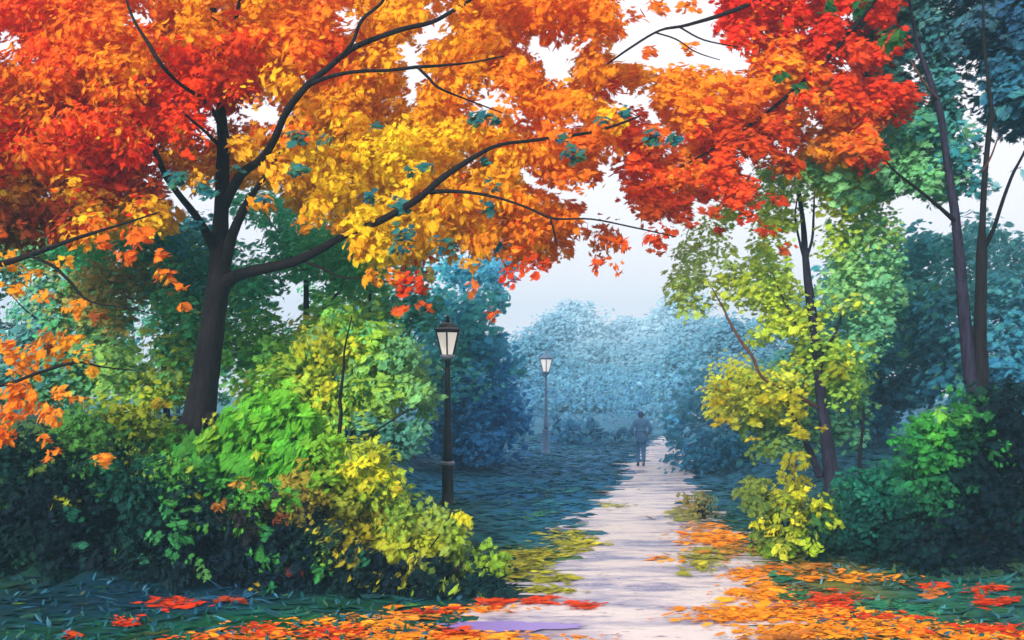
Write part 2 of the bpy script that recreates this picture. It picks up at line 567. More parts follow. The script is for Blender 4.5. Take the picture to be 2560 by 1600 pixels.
GAPS_M = [(860, 48, 24), (1085, 70, 26), (1120, 40, 12), (1040, 190, 30), (1030, 235, 20), (1210, 250, 26), (680, 285, 28), (20, 110, 24), (340, 40, 16), (1400, 165, 24), (1350, 110, 16), (1440, 120, 8), (520, 310, 24), (1010, 120, 10), (1180, 400, 8), (1290, 300, 10), (1330, 430, 14), (1380, 480, 14), (1420, 300, 12), (640, 590, 40), (600, 620, 22), (420, 455, 22), (470, 520, 14), (1480, 520, 40), (1450, 620, 20), (0, 100, 18)]

# the main maple -------------------------------------------------
TB = at(500, 1050, 15.0)
maple = tree('maple_tree', 'big orange maple with forked dark trunk on the left bank, branches reaching over the path', (TB.x, TB.y, ground_z(TB.x, TB.y)))
mb = MB()
gz = ground_z(TB.x, TB.y)
rp = at(495, 1050, 15)
mb.tube([(rp.x - .1, 15, gz - .3), at(500, 1030, 15), at(515, 930, 15), at(536, 780, 15), at(549, 690, 15), at(549, 610, 15), at(553, 530, 15), at(556, 430, 15), at(558, 350, 15), at(553, 270, 15), at(563, 200, 15), at(548, 100, 15), at(530, 0, 15.1), at(520, -150, 15.2)],
        [v * 15 / F / 2 for v in (100, 82, 66, 59, 56, 46, 36, 33, 29, 25, 20, 18, 16, 8)], 14, True, 5, 0.035)
for dx, dy in ((-0.42, -.25), (0.45, -.3), (0.15, -.5), (-.2, .4)):
    bz = ground_z(TB.x + dx * 1.6, 15 + dy * 1.6)
    mb.tube([(TB.x + dx * .15, 15 + dy * .15, gz + .42), (TB.x + dx * .7, 15 + dy * .7, max(bz, gz) + .12), (TB.x + dx * 1.7, 15 + dy * 1.7, bz - .05)], [.13, .085, .03], 8, True, 4, .05)
mb.build('trunk', M_BARK, maple)


def branch(parent, mat, segs, d):
    for pts, ws in segs:
        mb = MB()
        limb(mb, pts, d, ws, 8)
        mb.build('branch', mat, parent)


branch(maple, M_BARK, [([(556, 712, 15), (590, 690, 14.8), (650, 674, 14.5), (730, 656, 14.1), (800, 624, 13.7), (870, 584, 13.3), (950, 552, 12.9), (1040, 500, 12.6), (1110, 442, 12.5), (1190, 390, 12.6), (1250, 362, 12.8), (1340, 350, 13), (1490, 328, 13.2), (1600, 290, 13.5)],
                        [44, 32, 27, 24, 21, 18, 18, 19, 17, 13, 9, 9, 8, 4]),
                       ([(1075, 480, 12.55), (1120, 478, 12.4), (1180, 482, 12.3), (1250, 496, 12.2), (1320, 520, 12.1), (1385, 546, 12), (1480, 548, 12), (1600, 572, 12), (1690, 592, 12.1)], [13, 10, 8, 7, 6, 6, 4.5, 4, 3]),
                       ([(1375, 542, 12.0), (1385, 580, 12), (1392, 612, 12)], [5, 4, 3]),
                       ([(750, 650, 14.0), (800, 668, 13.8), (850, 692, 13.6), (930, 698, 13.4), (1000, 712, 13.2), (1050, 735, 13.1)], [9, 8, 6, 5, 4, 3])], 13)
branch(maple, M_BARK, [([(556, 520, 15), (600, 440, 14.4), (650, 400, 13.6), (684, 352, 12.9), (716, 280, 12.6), (768, 214, 12.4), (830, 162, 12.4), (880, 122, 12.5), (950, 92, 12.6), (1010, 72, 12.7), (1080, 55, 12.8), (1130, 28, 12.9), (1190, -10, 13), (1300, -90, 13.3)],
                        [30, 24, 20, 20, 19, 18, 15, 15, 13, 13, 11, 10, 8, 5]),
                       ([(772, 212, 12.4), (830, 190, 12.3), (900, 178, 12.3), (970, 176, 12.3), (1040, 168, 12.35), (1100, 164, 12.5), (1180, 156, 12.7), (1260, 140, 13)], [13, 10, 9, 8, 9, 7, 5, 4]),
                       ([(1046, 170, 12.35), (1072, 195, 12.3), (1098, 220, 12.3), (1170, 250, 12.5), (1255, 282, 12.7)], [8, 8, 7, 4, 3]),
                       ([(842, 150, 12.4), (880, 108, 12.3), (905, 50, 12.3), (955, 5, 12.4), (990, -60, 12.5)], [10, 9, 9, 8, 5])], 12.5)
branch(maple, M_BARK, [([(545, 640, 15), (520, 590, 14.8), (490, 540, 14.4), (450, 490, 14), (415, 440, 13.7), (392, 388, 13.4), (360, 320, 13.6), (330, 250, 14)], [30, 24, 20, 17, 18, 14, 8, 4])], 14)
branch(maple, M_BARK, [([(560, 660, 15), (580, 590, 14.8), (606, 530, 14.5), (630, 488, 14.2), (670, 430, 14), (700, 380, 14)], [36, 27, 22, 17, 9, 4])], 14)
branch(maple, M_BARK, [([(560, 330, 15), (520, 260, 14), (450, 210, 13), (402, 160, 12.6), (372, 110, 12.6), (330, 40, 12.8), (300, -60, 13)], [16, 12, 9, 11, 10, 7, 4]),
                       ([(545, 360, 15), (512, 328, 13.4), (470, 292, 13), (430, 250, 13.2)], [10, 8, 6, 3])], 13)
branch(maple, M_BARK, [([(556, 250, 15), (575, 150, 14.6), (588, 60, 14.4), (600, 0, 14.4), (620, -80, 14.5)], [14, 11, 11, 9, 5])], 14.5)

lv = Leaves()
MP = [(-220, -110), (1500, -110), (1560, 100), (1480, 60), (1500, 250), (1560, 330), (1480, 420), (1530, 560), (1500, 640), (1400, 640), (1260, 640), (1150, 600), (1050, 660), (920, 640), (880, 540), (760, 520), (660, 440), (560, 430), (470, 520), (400, 570), (300, 560), (180, 580), (60, 600), (-220, 620)]
CLR = [(549, y, 26, 15.1) for y in range(290, 640, 30)] + [(530, 20, 20, 15.1)] + [(x, y, 14, 13.6) for x, y in ((684, 352), (716, 280), (768, 214), (830, 162), (1040, 500), (1110, 442), (1180, 395), (960, 545), (900, 178), (1000, 172), (880, 122), (960, 90))] + [(x, y, 16, 14.4) for x, y in ((400, 400), (430, 460), (470, 515), (610, 520), (630, 490))]
fill(lv, MP, MAPLE, 13.1, 17.5, 56, 4, 60, 80, 23, GAPS_M, None, 0.75, clear=CLR)
fill(lv, MP, MAPLE, 12.75, 13.1, 105, 1, 48, 30, 20, GAPS_M + [(1000, 150, 60), (720, 270, 60), (850, 150, 60), (1100, 450, 50), (1000, 520, 50), (556, 400, 60), (400, 420, 60)], None, 0.75)
# red spray over the leader, and drooping sprays
for px, py, d, r, c, n in [(585, 195, 14.2, 62, (184, 56, 18), 46), (545, 180, 14.2, 45, (200, 60, 20), 26), (620, 170, 14.2, 50, (190, 62, 18), 30),
                           (1025, 708, 13, 46, (206, 64, 20), 26), (990, 690, 13, 34, (236, 130, 26), 14), (1075, 690, 13, 34, (120, 110, 60), 8),
                           (1335, 665, 12.4, 44, (206, 70, 20), 20), (1275, 690, 12.6, 36, (204, 60, 20), 14), (1170, 660, 12.7, 34, (240, 166, 30), 14), (1220, 600, 12.7, 40, (230, 140, 30), 18),
                           (900, 620, 13.2, 46, (242, 172, 30), 22), (930, 690, 13.2, 34, (242, 160, 30), 12), (1000, 780, 13.2, 24, (214, 96, 40), 5), (1060, 770, 13.2, 24, (214, 96, 40), 5), (1230, 790, 13.2, 28, (206, 96, 40), 6), (1180, 720, 13.2, 24, (216, 110, 40), 4),
                           (650, 510, 13.8, 36, (240, 160, 34), 16), (760, 560, 13.6, 40, (236, 160, 34), 16), (850, 560, 13.6, 40, (226, 160, 34), 18),
                           (1560, 610, 12.2, 30, (220, 90, 26), 10), (1640, 600, 12.2, 36, (206, 70, 24), 14), (1500, 660, 12.4, 34, (216, 90, 30), 9), (1550, 670, 12.4, 26, (226, 110, 30), 6)]:
    s = d / F
    lv.clump(at(px, py, d), (r * s, r * s, r * s * .8), [lin(c), lin(c, 1.25), lin(c, .8)], int(n * 1.7), 25 * s, None, .8)
for px, py, r, n in [(742, 345, 30, 16), (742, 430, 32, 16), (820, 350, 34, 9), (1195, 295, 30, 18), (1240, 300, 24, 8), (1430, 385, 34, 18), (1410, 350, 24, 8), (1640, 345, 34, 16), (1690, 350, 26, 10), (1000, 515, 34, 16), (1010, 575, 36, 16), (1065, 415, 20, 6), (1020, 430, 18, 6),
                     (1230, 460, 26, 8), (1220, 520, 34, 12), (1110, 610, 40, 14), (1000, 620, 40, 14), (1250, 610, 26, 8), (940, 320, 16, 4), (510, 470, 40, 20), (440, 440, 34, 16), (480, 560, 34, 14), (590, 420, 20, 6), (650, 500, 26, 6), (930, 490, 30, 10), (1210, 400, 20, 6), (1500, 300, 22, 6), (1565, 275, 20, 6)]:
    d = 12.75; s = d / F
    lv.clump(at(px, py, d), (r * s, r * s, r * s * .7), TEAL.c, int(n * 1.3), 26 * s, (1, 0, .4), .5)
lv.build('crown', M_LEAF, maple)

# maple at the left edge (trunk beyond the picture) -----------------
bx, by = -7.6, 11.6
lm = tree('maple_tree', 'amber maple rooted beyond the left edge, low boughs hanging before the dark shrubs', (bx, by, ground_z(bx, by)))
mb = MB()
g0 = ground_z(bx, by)
mb.tube([(bx, by, g0 - .2), (bx + .05, by, g0 + 1.2), (bx - .1, by, g0 + 2.8), (bx + .1, by, g0 + 4.6), (bx + .4, by + .2, g0 + 6.5)], [.26, .2, .17, .12, .05], 12, True, 5, .04)
mb.build('trunk', M_BARK, lm)
branch(lm, M_BARK, [([(-400, 760, 11.6), (-150, 690, 11.8), (0, 660, 12), (80, 636, 12), (190, 596, 12), (300, 562, 12.1), (400, 530, 12.3)], [24, 19, 16, 14, 10, 6, 3]),
                    ([(75, 640, 12), (130, 664, 11.9), (175, 704, 11.8), (222, 752, 11.8), (330, 772, 11.8), (410, 792, 11.9)], [8, 9, 8, 5, 3.5, 2])], 12)
branch(lm, M_BARK, [([(-380, 1000, 11.5), (-150, 985, 11.3), (10, 962, 11.2), (90, 934, 11.2), (190, 906, 11.2), (260, 918, 11.2), (340, 926, 11.3)], [16, 12, 9, 9, 8, 4, 2.5])], 11)
LMP = Palette([(60, 680, (236, 150, 30)), (150, 640, (240, 160, 34)), (300, 600, (226, 110, 26)), (40, 760, (150, 100, 40)), (200, 750, (226, 140, 34)), (260, 780, (130, 72, 30)), (60, 870, (242, 140, 28)), (150, 850, (244, 150, 30)), (20, 1000, (242, 130, 24)), (80, 1040, (236, 124, 30)), (170, 990, (244, 150, 50)), (30, 1080, (240, 120, 22)), (130, 1020, (240, 136, 40)), (120, 790, (240, 150, 30)), (200, 880, (240, 160, 34))], 35, 1.2)
lv = Leaves()
for px, py, r, n in [(20, 650, 44, 18), (80, 690, 34, 12), (150, 660, 34, 10), (200, 600, 40, 16), (260, 610, 30, 10), (310, 640, 34, 12), (250, 560, 40, 18), (340, 590, 40, 20), (30, 720, 34, 12), (110, 740, 26, 8), (190, 770, 34, 10), (400, 640, 26, 10), (410, 690, 30, 12), (450, 720, 18, 5), (460, 770, 16, 6), (240, 790, 34, 10),
                     (130, 850, 46, 26), (170, 850, 34, 16), (80, 880, 36, 18), (40, 900, 36, 16), (10, 860, 34, 16), (210, 880, 34, 10), (150, 900, 40, 14), (30, 980, 46, 34), (20, 1040, 44, 34), (80, 1010, 40, 20), (130, 1040, 36, 24), (150, 990, 34, 14), (0, 1090, 40, 30), (60, 930, 40, 16), (200, 1000, 24, 6), (230, 930, 22, 5), (110, 1100, 20, 6), (140, 1130, 20, 7), (250, 1150, 22, 8), (120, 1150, 16, 5), (-80, 900, 80, 30), (-150, 1000, 90, 30), (-120, 700, 90, 30), (-260, 820, 120, 30)]:
    d = random.uniform(11.0, 11.5) if py > 800 else random.uniform(11.7, 12.3); s = d / F
    lv.clump(at(px, py, d), (r * s, r * s, r * s * .75), LMP.pick(px, py, 4), int(n * 1.6), 25 * s, None, .8)
for k in range(16):
    lv.clump((bx + random.uniform(-2, .6), by + random.uniform(-1.8, 1.8), g0 + random.uniform(3.5, 7)), (.5, .5, .4), LMP.pick(80, random.choice([650, 900, 300]), 4), 26, .22)
lv.build('crown', M_LEAF, lm)

# red-orange maple overhanging from the right -----------------------
bx, by = 10.2, 13.6
rm = tree('maple_tree', 'red and orange maple reaching in from above right, trunk outside the picture', (bx, by, ground_z(bx, by)))
g0 = ground_z(bx, by)
mb = MB()
mb.tube([(bx, by, g0 - .2), (bx - .1, by, g0 + 2), (bx + .1, by, g0 + 4), (bx - .1, by, g0 + 6), (bx - .4, by, g0 + 8.5)], [.3, .23, .19, .14, .06], 12, True, 5, .04)
mb.build('trunk', M_BARK, rm)
branch(rm, M_BARK, [([(3180, -60, 13.7), (2900, -160, 14.0), (2600, -190, 14.4), (2300, -150, 14.8), (2050, -70, 15.1), (1850, 20, 15.3), (1720, 62, 15.2), (1650, 76, 15.1), (1575, 120, 15.1), (1505, 170, 15.1)], [40, 34, 28, 22, 17, 12, 8, 6, 6, 4]),
                    ([(1700, 68, 15.2), (1760, 100, 15.0), (1850, 118, 15.0)], [5, 4, 3]), ([(1640, 82, 15.1), (1690, 98, 15.0), (1740, 130, 15.0), (1800, 150, 15.0)], [4, 4, 3, 2])], 12)
branch(rm, M_BARK, [([(2300, -150, 14.8), (2200, -20, 15.2), (2100, 110, 15.5), (1980, 230, 15.6), (1850, 330, 15.6), (1700, 420, 15.6)], [18, 15, 12, 10, 7, 4])], 12)
RMP = Palette([(1850, 30, (200, 40, 18)), (1950, 40, (192, 34, 18)), (1900, 70, (196, 50, 18)), (1950, 120, (226, 112, 22)), (2080, 60, (186, 44, 18)), (2120, 90, (190, 50, 20)), (2120, 150, (186, 66, 26)), (2230, 60, (190, 50, 20)), (1950, 200, (242, 130, 22)), (1750, 230, (242, 132, 22)), (1700, 250, (236, 124, 24)), (1850, 260, (226, 110, 26)), (2000, 280, (230, 120, 26)), (2150, 230, (186, 56, 20)), (2250, 250, (180, 50, 20)),
               (1600, 200, (242, 140, 26)), (1550, 280, (190, 74, 26)), (1700, 330, (236, 124, 22)), (1850, 340, (178, 66, 20)), (1950, 350, (174, 62, 20)), (2100, 360, (226, 120, 26)), (2060, 380, (236, 130, 26)), (2200, 370, (180, 56, 22)), (1620, 440, (196, 70, 20)), (1700, 420, (232, 120, 26)), (1820, 480, (196, 70, 22)), (1650, 540, (200, 84, 24)), (1560, 400, (204, 78, 26)), (1920, 560, (190, 62, 20)), (1480, 340, (200, 80, 26)), (1760, 380, (196, 70, 22)), (1640, 20, (238, 130, 30)), (1650, 150, (238, 130, 30))], 35, 1.5)
lv = Leaves()
RP = [(1780, -200), (2300, -200), (2240, 20), (2240, 110), (2160, 190), (2290, 240), (2240, 300), (2190, 290), (2180, 370), (2230, 400), (2060, 400), (2000, 350), (1960, 380), (2010, 440), (1900, 420), (1850, 510), (1760, 480), (1690, 560), (1640, 520), (1580, 560), (1560, 400), (1480, 350), (1560, 300), (1560, 250), (1490, 180), (1700, 190), (1880, 190), (1900, 130), (1800, 60)]
GAPS_R = [(2025, 315, 18), (1890, 420, 16), (1640, 300, 18), (1600, 255, 16), (1670, 350, 8), (2170, 100, 14), (2130, 40, 12), (1480, 400, 18), (1530, 370, 14), (2110, 150, 8)]
fill(lv, RP, RMP, 15.2, 17.3, 44, 3, 44, 60, 21, GAPS_R, (1, 0, -.35), 0.6)
for px, py, r, n, c in [(1590, 40, 30, 8, (230, 120, 30)), (1650, 10, 34, 12, (236, 130, 30)), (1720, 20, 34, 12, (236, 130, 30)), (1620, 130, 24, 7, (230, 120, 30)), (1720, 120, 24, 8, (240, 140, 30)), (1690, 180, 34, 14, (240, 136, 28)), (1580, 180, 34, 14, (240, 136, 28)), (1400, 20, 34, 14, (226, 100, 24)), (1440, 70, 34, 14, (232, 110, 24)), (1480, 130, 30, 12, (236, 120, 24)), (1530, 230, 30, 12, (224, 104, 26)),
                        (1930, 580, 34, 12, (186, 60, 20)), (1880, 540, 40, 14, (190, 60, 20)), (1780, 530, 34, 10, (190, 70, 24)), (1720, 550, 30, 10, (190, 66, 24)), (1800, 575, 16, 4, (186, 50, 20)), (1990, 420, 26, 8, (190, 60, 24)), (1700, 500, 36, 14, (190, 60, 20)), (1930, 500, 30, 10, (190, 60, 20)), (1970, 620, 24, 6, (190, 80, 30)), (1490, 450, 30, 10, (224, 96, 26)), (1440, 520, 34, 16, (236, 116, 26)), (1430, 570, 34, 14, (236, 116, 26)), (1510, 600, 30, 10, (230, 106, 26)), (2290, 250, 24, 6, (184, 56, 22)), (2260, 110, 20, 5, (190, 50, 20)), (1660, 580, 34, 10, (196, 74, 24)), (1650, 620, 26, 8, (190, 80, 30))]:
    d = random.uniform(15.0, 15.8); s = d / F
    lv.clump(at(px, py, d), (r * s * 1.1, r * s, r * s * .7), [lin(c), lin(c, 1.15), lin(c, .85)], int(n * 1.6), 25 * s, (1, 0, -.3), .6)
for px, py, r, n in [(2070, 20, 30, 12), (2160, 20, 34, 14), (2230, 90, 34, 14), (1955, 195, 22, 10), (2000, 225, 22, 8)]:
    d = 12.6; s = d / F
    lv.clump(at(px, py, d), (r * s, r * s, r * s * .8), [lin((30, 84, 50)), lin((40, 100, 60)), lin((60, 96, 40))], n, 30 * s)
for k in range(40):
    lv.clump((bx + random.uniform(-1.6, 1.8), by + random.uniform(-1.5, 2), g0 + random.uniform(6.5, 9)), (.5, .5, .4), RMP.pick(2000, random.uniform(0, 300), 4), 26, .22)
lv.build('crown', M_LEAF, rm)

# yellow-green young tree right of the path --------------------------
D = 18.0
bp = at(2080, 1195, D)
yt = tree('young_tree', 'slim yellow-green tree with airy crown right of the path', (bp.x, D, ground_z(bp.x, D)))
gz = ground_z(bp.x, D)
mb = MB()
mb.tube([(bp.x + .02, D, gz - .2), at(2078, 1190, D), at(2068, 1110, D), at(2056, 1020, D), at(2046, 930, D), at(2038, 840, D), at(2024, 740, D), at(2014, 650, D), at(2008, 560, D), at(1998, 480, D), at(2000, 400, D)], [v * D / F / 2 for v in (44, 38, 32, 26, 24, 24, 22, 17, 13, 9, 4)], 10, True, 4, .05)
mb.build('trunk', M_BARKP, yt)
branch(yt, M_BARKP, [([(2050, 1190, D), (2034, 1150, D - .1), (2010, 1095, D - .2), (1985, 1045, D - .3), (1970, 1010, D - .4), (1950, 960, D - .4)], [22, 18, 13, 11, 8, 4])], D)
branch(yt, M_BARKR, [([(2046, 1020, D), (1975, 980, D - .5), (1908, 946, D - .8), (1880, 890, D - .9), (1850, 850, D - .9), (1822, 800, D - .9), (1808, 770, D - .9), (1780, 720, D - .8)], [12, 9, 7, 8, 8, 7, 5, 3])], D)
branch(yt, M_BARKP, [([(2042, 900, D), (2058, 880, D - .2), (2090, 830, D - .4), (2110, 770, D - .4), (2150, 700, D - .4)], [12, 9, 7, 5, 3]),
                     ([(2036, 860, D), (2006, 840, D - .3), (1980, 790, D - .4), (1950, 730, D - .4), (1930, 680, D - .4)], [9, 7, 5, 4, 2]),
                     ([(2014, 650, D), (2030, 600, D - .2), (2034, 540, D - .3), (2036, 480, D - .3)], [9, 7, 6, 3]),
                     ([(2014, 660, D), (1998, 600, D - .2), (1988, 540, D - .3), (1995, 490, D - .3)], [8, 6, 5, 3])], D)
YG = Palette([(1740, 640, (140, 166, 96)), (1800, 560, (132, 160, 60)), (1880, 480, (112, 148, 66)), (1960, 430, (96, 142, 84)), (2090, 430, (156, 166, 36)), (2100, 480, (150, 162, 36)), (1950, 530, (136, 160, 50)), (1840, 600, (142, 166, 54)), (2100, 600, (134, 158, 50)), (2150, 560, (96, 146, 88)), (1760, 720, (138, 162, 80)), (1900, 700, (138, 164, 60)), (1820, 740, (150, 168, 50)), (2120, 700, (104, 150, 90)), (1930, 780, (146, 164, 46)), (2080, 900, (120, 146, 46)), (1880, 870, (138, 158, 50)), (1850, 950, (136, 144, 44)), (1810, 960, (140, 142, 42)), (1960, 1000, (140, 148, 42)), (1840, 1010, (140, 146, 44)), (1990, 1080, (150, 156, 44)), (2090, 960, (104, 138, 50)), (1900, 1090, (104, 138, 66)), (1960, 1020, (176, 172, 34)), (2180, 820, (76, 130, 96)), (2180, 680, (84, 138, 96))], 50, 1.6)
lv = Leaves()
YP = [(1690, 660), (1740, 580), (1800, 520), (1900, 440), (1980, 400), (2100, 380), (2190, 460), (2250, 620), (2220, 740), (2190, 860), (2140, 930), (2110, 1000), (2020, 960), (1980, 1060), (1900, 1040), (1860, 1030), (1790, 1020), (1780, 960), (1830, 900), (1860, 850), (1790, 800), (1700, 750)]
GAPS_Y = [(2010, 690, 30), (2030, 560, 30), (2050, 680, 26), (1860, 600, 24), (1990, 620, 20), (1810, 780, 20), (1920, 900, 26), (2100, 810, 22), (1770, 680, 10), (1960, 880, 16), (1880, 800, 14)]
fill(lv, YP, YG, D - .9, D + 1.6, 40, 3, 56, 48, 17, GAPS_Y, (1, 0, .2), 0.8, 0.8, clear=[(x, y, 8, 18.1) for x, y in ((2068, 1110), (2056, 1030), (2048, 960), (2022, 730), (2028, 770), (2016, 680), (1900, 940), (1850, 850), (1812, 780))])
for px, py, r, n, c in [(1800, 1050, 22, 8, (180, 160, 30)), (1880, 1100, 20, 6, (176, 170, 40)), (1920, 1000, 26, 12, (180, 176, 34)), (1970, 990, 30, 14, (190, 184, 34)), (2000, 1080, 24, 12, (184, 178, 34)), (2050, 1070, 16, 6, (176, 168, 34)), (1790, 1000, 20, 8, (180, 165, 30)), (1800, 970, 26, 12, (172, 165, 34)), (2090, 930, 40, 24, (140, 150, 36)), (1900, 1140, 40, 14, (110, 140, 60)), (1940, 1110, 36, 12, (120, 150, 60)), (2000, 1020, 22, 10, (180, 176, 34))]:
    d = D - 1; s = d / F
    lv.clump(at(px, py, d), (r * s * 1.2, r * s, r * s * .7), [lin(c, .8), lin(c, .6)], int(n * 1.5), 22 * s, (1, 0, .1), .6)
fill(lv, [(1790, 960), (1900, 900), (2150, 860), (2180, 1000), (2130, 1130), (1960, 1160), (1850, 1110)], Palette([(1850, 1000, (124, 140, 56)), (1950, 1080, (96, 130, 70)), (2100, 950, (92, 134, 70)), (2100, 1080, (60, 112, 84)), (1900, 1120, (84, 124, 72))], 50, 1.2), D + .3, D + 1.6, 44, 2, 50, 44, 17, (), (1, 0, .2), .8, .75)
lv.build('crown', M_GREEN, yt)

# double-trunked blue-green tree on the right ------------------------
D = 16.5
bp = at(2440, 1100, D)
dt = tree('twin_stem_tree', 'tall blue-green tree on twin dark stems rising behind the dark right-hand shrubs', (bp.x, D, ground_z(bp.x, D)))
gz = ground_z(bp.x, D)
mb = MB()
mb.tube([(bp.x - .1, D, gz - .2), at(2436, 1000, D), at(2425, 930, D), at(2408, 760, D), at(2398, 640, D), at(2388, 540, D), at(2375, 450, D), at(2362, 360, D), at(2350, 280, D), at(2325, 200, D), at(2300, 130, D), at(2280, 40, D), at(2262, -60, D)], [v * D / F / 2 for v in (52, 40, 34, 28, 26, 22, 19, 16, 17, 15, 11, 8, 4)], 10, True, 4, .05)
mb.build('trunk', M_BARKP, dt)
mb = MB()
mb.tube([(bp.x + .12, D + .1, gz - .2), at(2452, 980, D), at(2450, 860, D), at(2452, 740, D), at(2454, 640, D), at(2456, 560, D), at(2462, 440, D), at(2474, 320, D), at(2480, 290, D), at(2470, 200, D), at(2460, 100, D), at(2458, 0, D), at(2456, -80, D)], [v * D / F / 2 for v in (50, 42, 32, 28, 26, 16, 13, 13, 12, 8, 7, 5, 3)], 10, True, 4, .05)
mb.build('trunk', M_BARK, dt)
branch(dt, M_BARK, [([(2460, 620, D), (2484, 572, D - .2), (2504, 510, D - .4), (2530, 440, D - .6), (2556, 390, D - .7), (2590, 320, D - .8)], [14, 10, 9, 8, 7, 4])], D)
branch(dt, M_BARK, [([(2390, 556, D), (2360, 528, D - .2), (2320, 494, D - .4), (2280, 462, D - .5), (2240, 430, D - .6), (2205, 392, D - .6)], [12, 10, 8, 7, 6, 4])], D)
branch(dt, M_BARKR, [([(2346, 250, D), (2320, 220, D - .3), (2294, 180, D - .4), (2276, 150, D - .4)], [8, 6, 5, 3]), ([(2456, 430, D), (2478, 390, D - .2), (2496, 340, D - .3)], [6, 5, 3])], D)
DT = Palette([(2200, 130, (56, 110, 100)), (2250, 20, (60, 100, 96)), (2350, 60, (44, 86, 98)), (2450, 60, (46, 78, 92)), (2540, 60, (30, 62, 88)), (2540, 150, (36, 76, 98)), (2480, 220, (28, 74, 96)), (2550, 260, (38, 84, 102)), (2300, 320, (50, 108, 104)), (2400, 260, (48, 104, 104)), (2200, 320, (62, 124, 100)), (2320, 380, (74, 130, 84)), (2220, 400, (90, 140, 100)), (2420, 400, (36, 96, 104)), (2150, 430, (96, 146, 90)), (2380, 150, (46, 94, 102)), (2280, 440, (84, 140, 90)), (2240, 480, (90, 140, 110)), (2560, 420, (90, 130, 140))], 55, 1.75)
lv = Leaves()
DP = [(2120, -180), (2760, -180), (2760, 420), (2560, 330), (2500, 330), (2450, 430), (2390, 460), (2330, 470), (2200, 470), (2080, 500), (2030, 420), (2150, 380), (2180, 300), (2120, 200), (2150, 80)]
GAPS_D = [(2285, 180, 18), (2325, 250, 12), (2400, 190, 12), (2430, 225, 10), (2425, 305, 16), (2500, 375, 26), (2370, 5, 8)]
fill(lv, DP, DT, D + .2, D + 3, 52, 3, 58, 70, 25, GAPS_D, (1, 0, .5), 0.6)
for px, py, r, n in [(2230, 470, 40, 14), (2440, 470, 46, 16), (2480, 470, 30, 8), (2560, 430, 30, 6), (2300, 470, 36, 10), (2350, 310, 30, 8), (2450, 340, 26, 8)]:
    d = D + .8; s = d / F
    lv.clump(at(px, py, d), (r * s, r * s, r * s * .8), DT.pick(px, py), n, 30 * s)
lv.build('crown', M_GREEN, dt)

# ------------------------------------------------------------------ woodland behind
BGL = Palette([(60, 620, (56, 96, 66)), (200, 640, (42, 110, 70)), (300, 700, (96, 84, 42)), (180, 740, (90, 92, 44)), (430, 780, (48, 112, 76)), (400, 620, (34, 90, 66)), (450, 560, (26, 84, 96)), (620, 700, (42, 112, 84)), (700, 850, (80, 134, 60)), (600, 870, (76, 138, 56)), (820, 760, (84, 138, 60)), (900, 800, (112, 150, 46)), (960, 730, (54, 114, 82)), (850, 880, (150, 155, 36)), (750, 950, (124, 148, 46)), (950, 950, (112, 148, 56)), (1000, 900, (74, 122, 80)), (1050, 1000, (86, 132, 80)), (1020, 1100, (52, 98, 86)), (700, 980, (98, 152, 46)),
               (300, 960, (94, 132, 60)), (330, 1020, (132, 148, 36)), (200, 950, (62, 112, 72)), (400, 880, (74, 122, 72)), (450, 1000, (140, 150, 40)), (250, 1050, (74, 122, 52)), (640, 640, (36, 98, 88)), (20, 780, (90, 130, 140)), (60, 830, (60, 110, 110)), (1050, 720, (40, 100, 96)), (1060, 800, (44, 104, 88)), (660, 560, (40, 110, 86)), (800, 660, (46, 112, 80)), (480, 680, (30, 86, 84))], 50, 1.9)
BGL.c[BGL.p[:, 1] < 800] *= 1.7        # upper leaf colours lightened to offset the shade they stand in
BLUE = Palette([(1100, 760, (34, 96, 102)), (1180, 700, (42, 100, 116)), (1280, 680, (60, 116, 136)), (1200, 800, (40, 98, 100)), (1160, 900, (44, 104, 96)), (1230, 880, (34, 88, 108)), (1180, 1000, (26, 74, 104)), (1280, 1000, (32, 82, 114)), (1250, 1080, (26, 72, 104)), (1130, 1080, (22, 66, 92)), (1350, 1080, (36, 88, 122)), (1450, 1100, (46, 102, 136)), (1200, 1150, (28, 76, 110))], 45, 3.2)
RBG = Palette([(1760, 1000, (74, 130, 150)), (1800, 1150, (36, 100, 128)), (1720, 1140, (52, 116, 146)), (1900, 1120, (40, 104, 120)), (2000, 1050, (60, 118, 116)), (2150, 900, (50, 112, 120)), (2200, 1000, (34, 88, 112)), (2100, 800, (80, 134, 104)), (2250, 700, (56, 122, 114)), (2200, 680, (34, 96, 104)), (2260, 620, (40, 104, 108)), (2350, 700, (54, 118, 120)), (2400, 850, (42, 98, 118)), (2520, 650, (66, 126, 130)), (2540, 800, (46, 108, 126)), (2520, 930, (30, 84, 112)), (2300, 850, (46, 116, 118)), (2200, 800, (76, 136, 104)), (2350, 950, (34, 92, 112)), (2060, 1130, (30, 96, 96))], 55, 1.6)


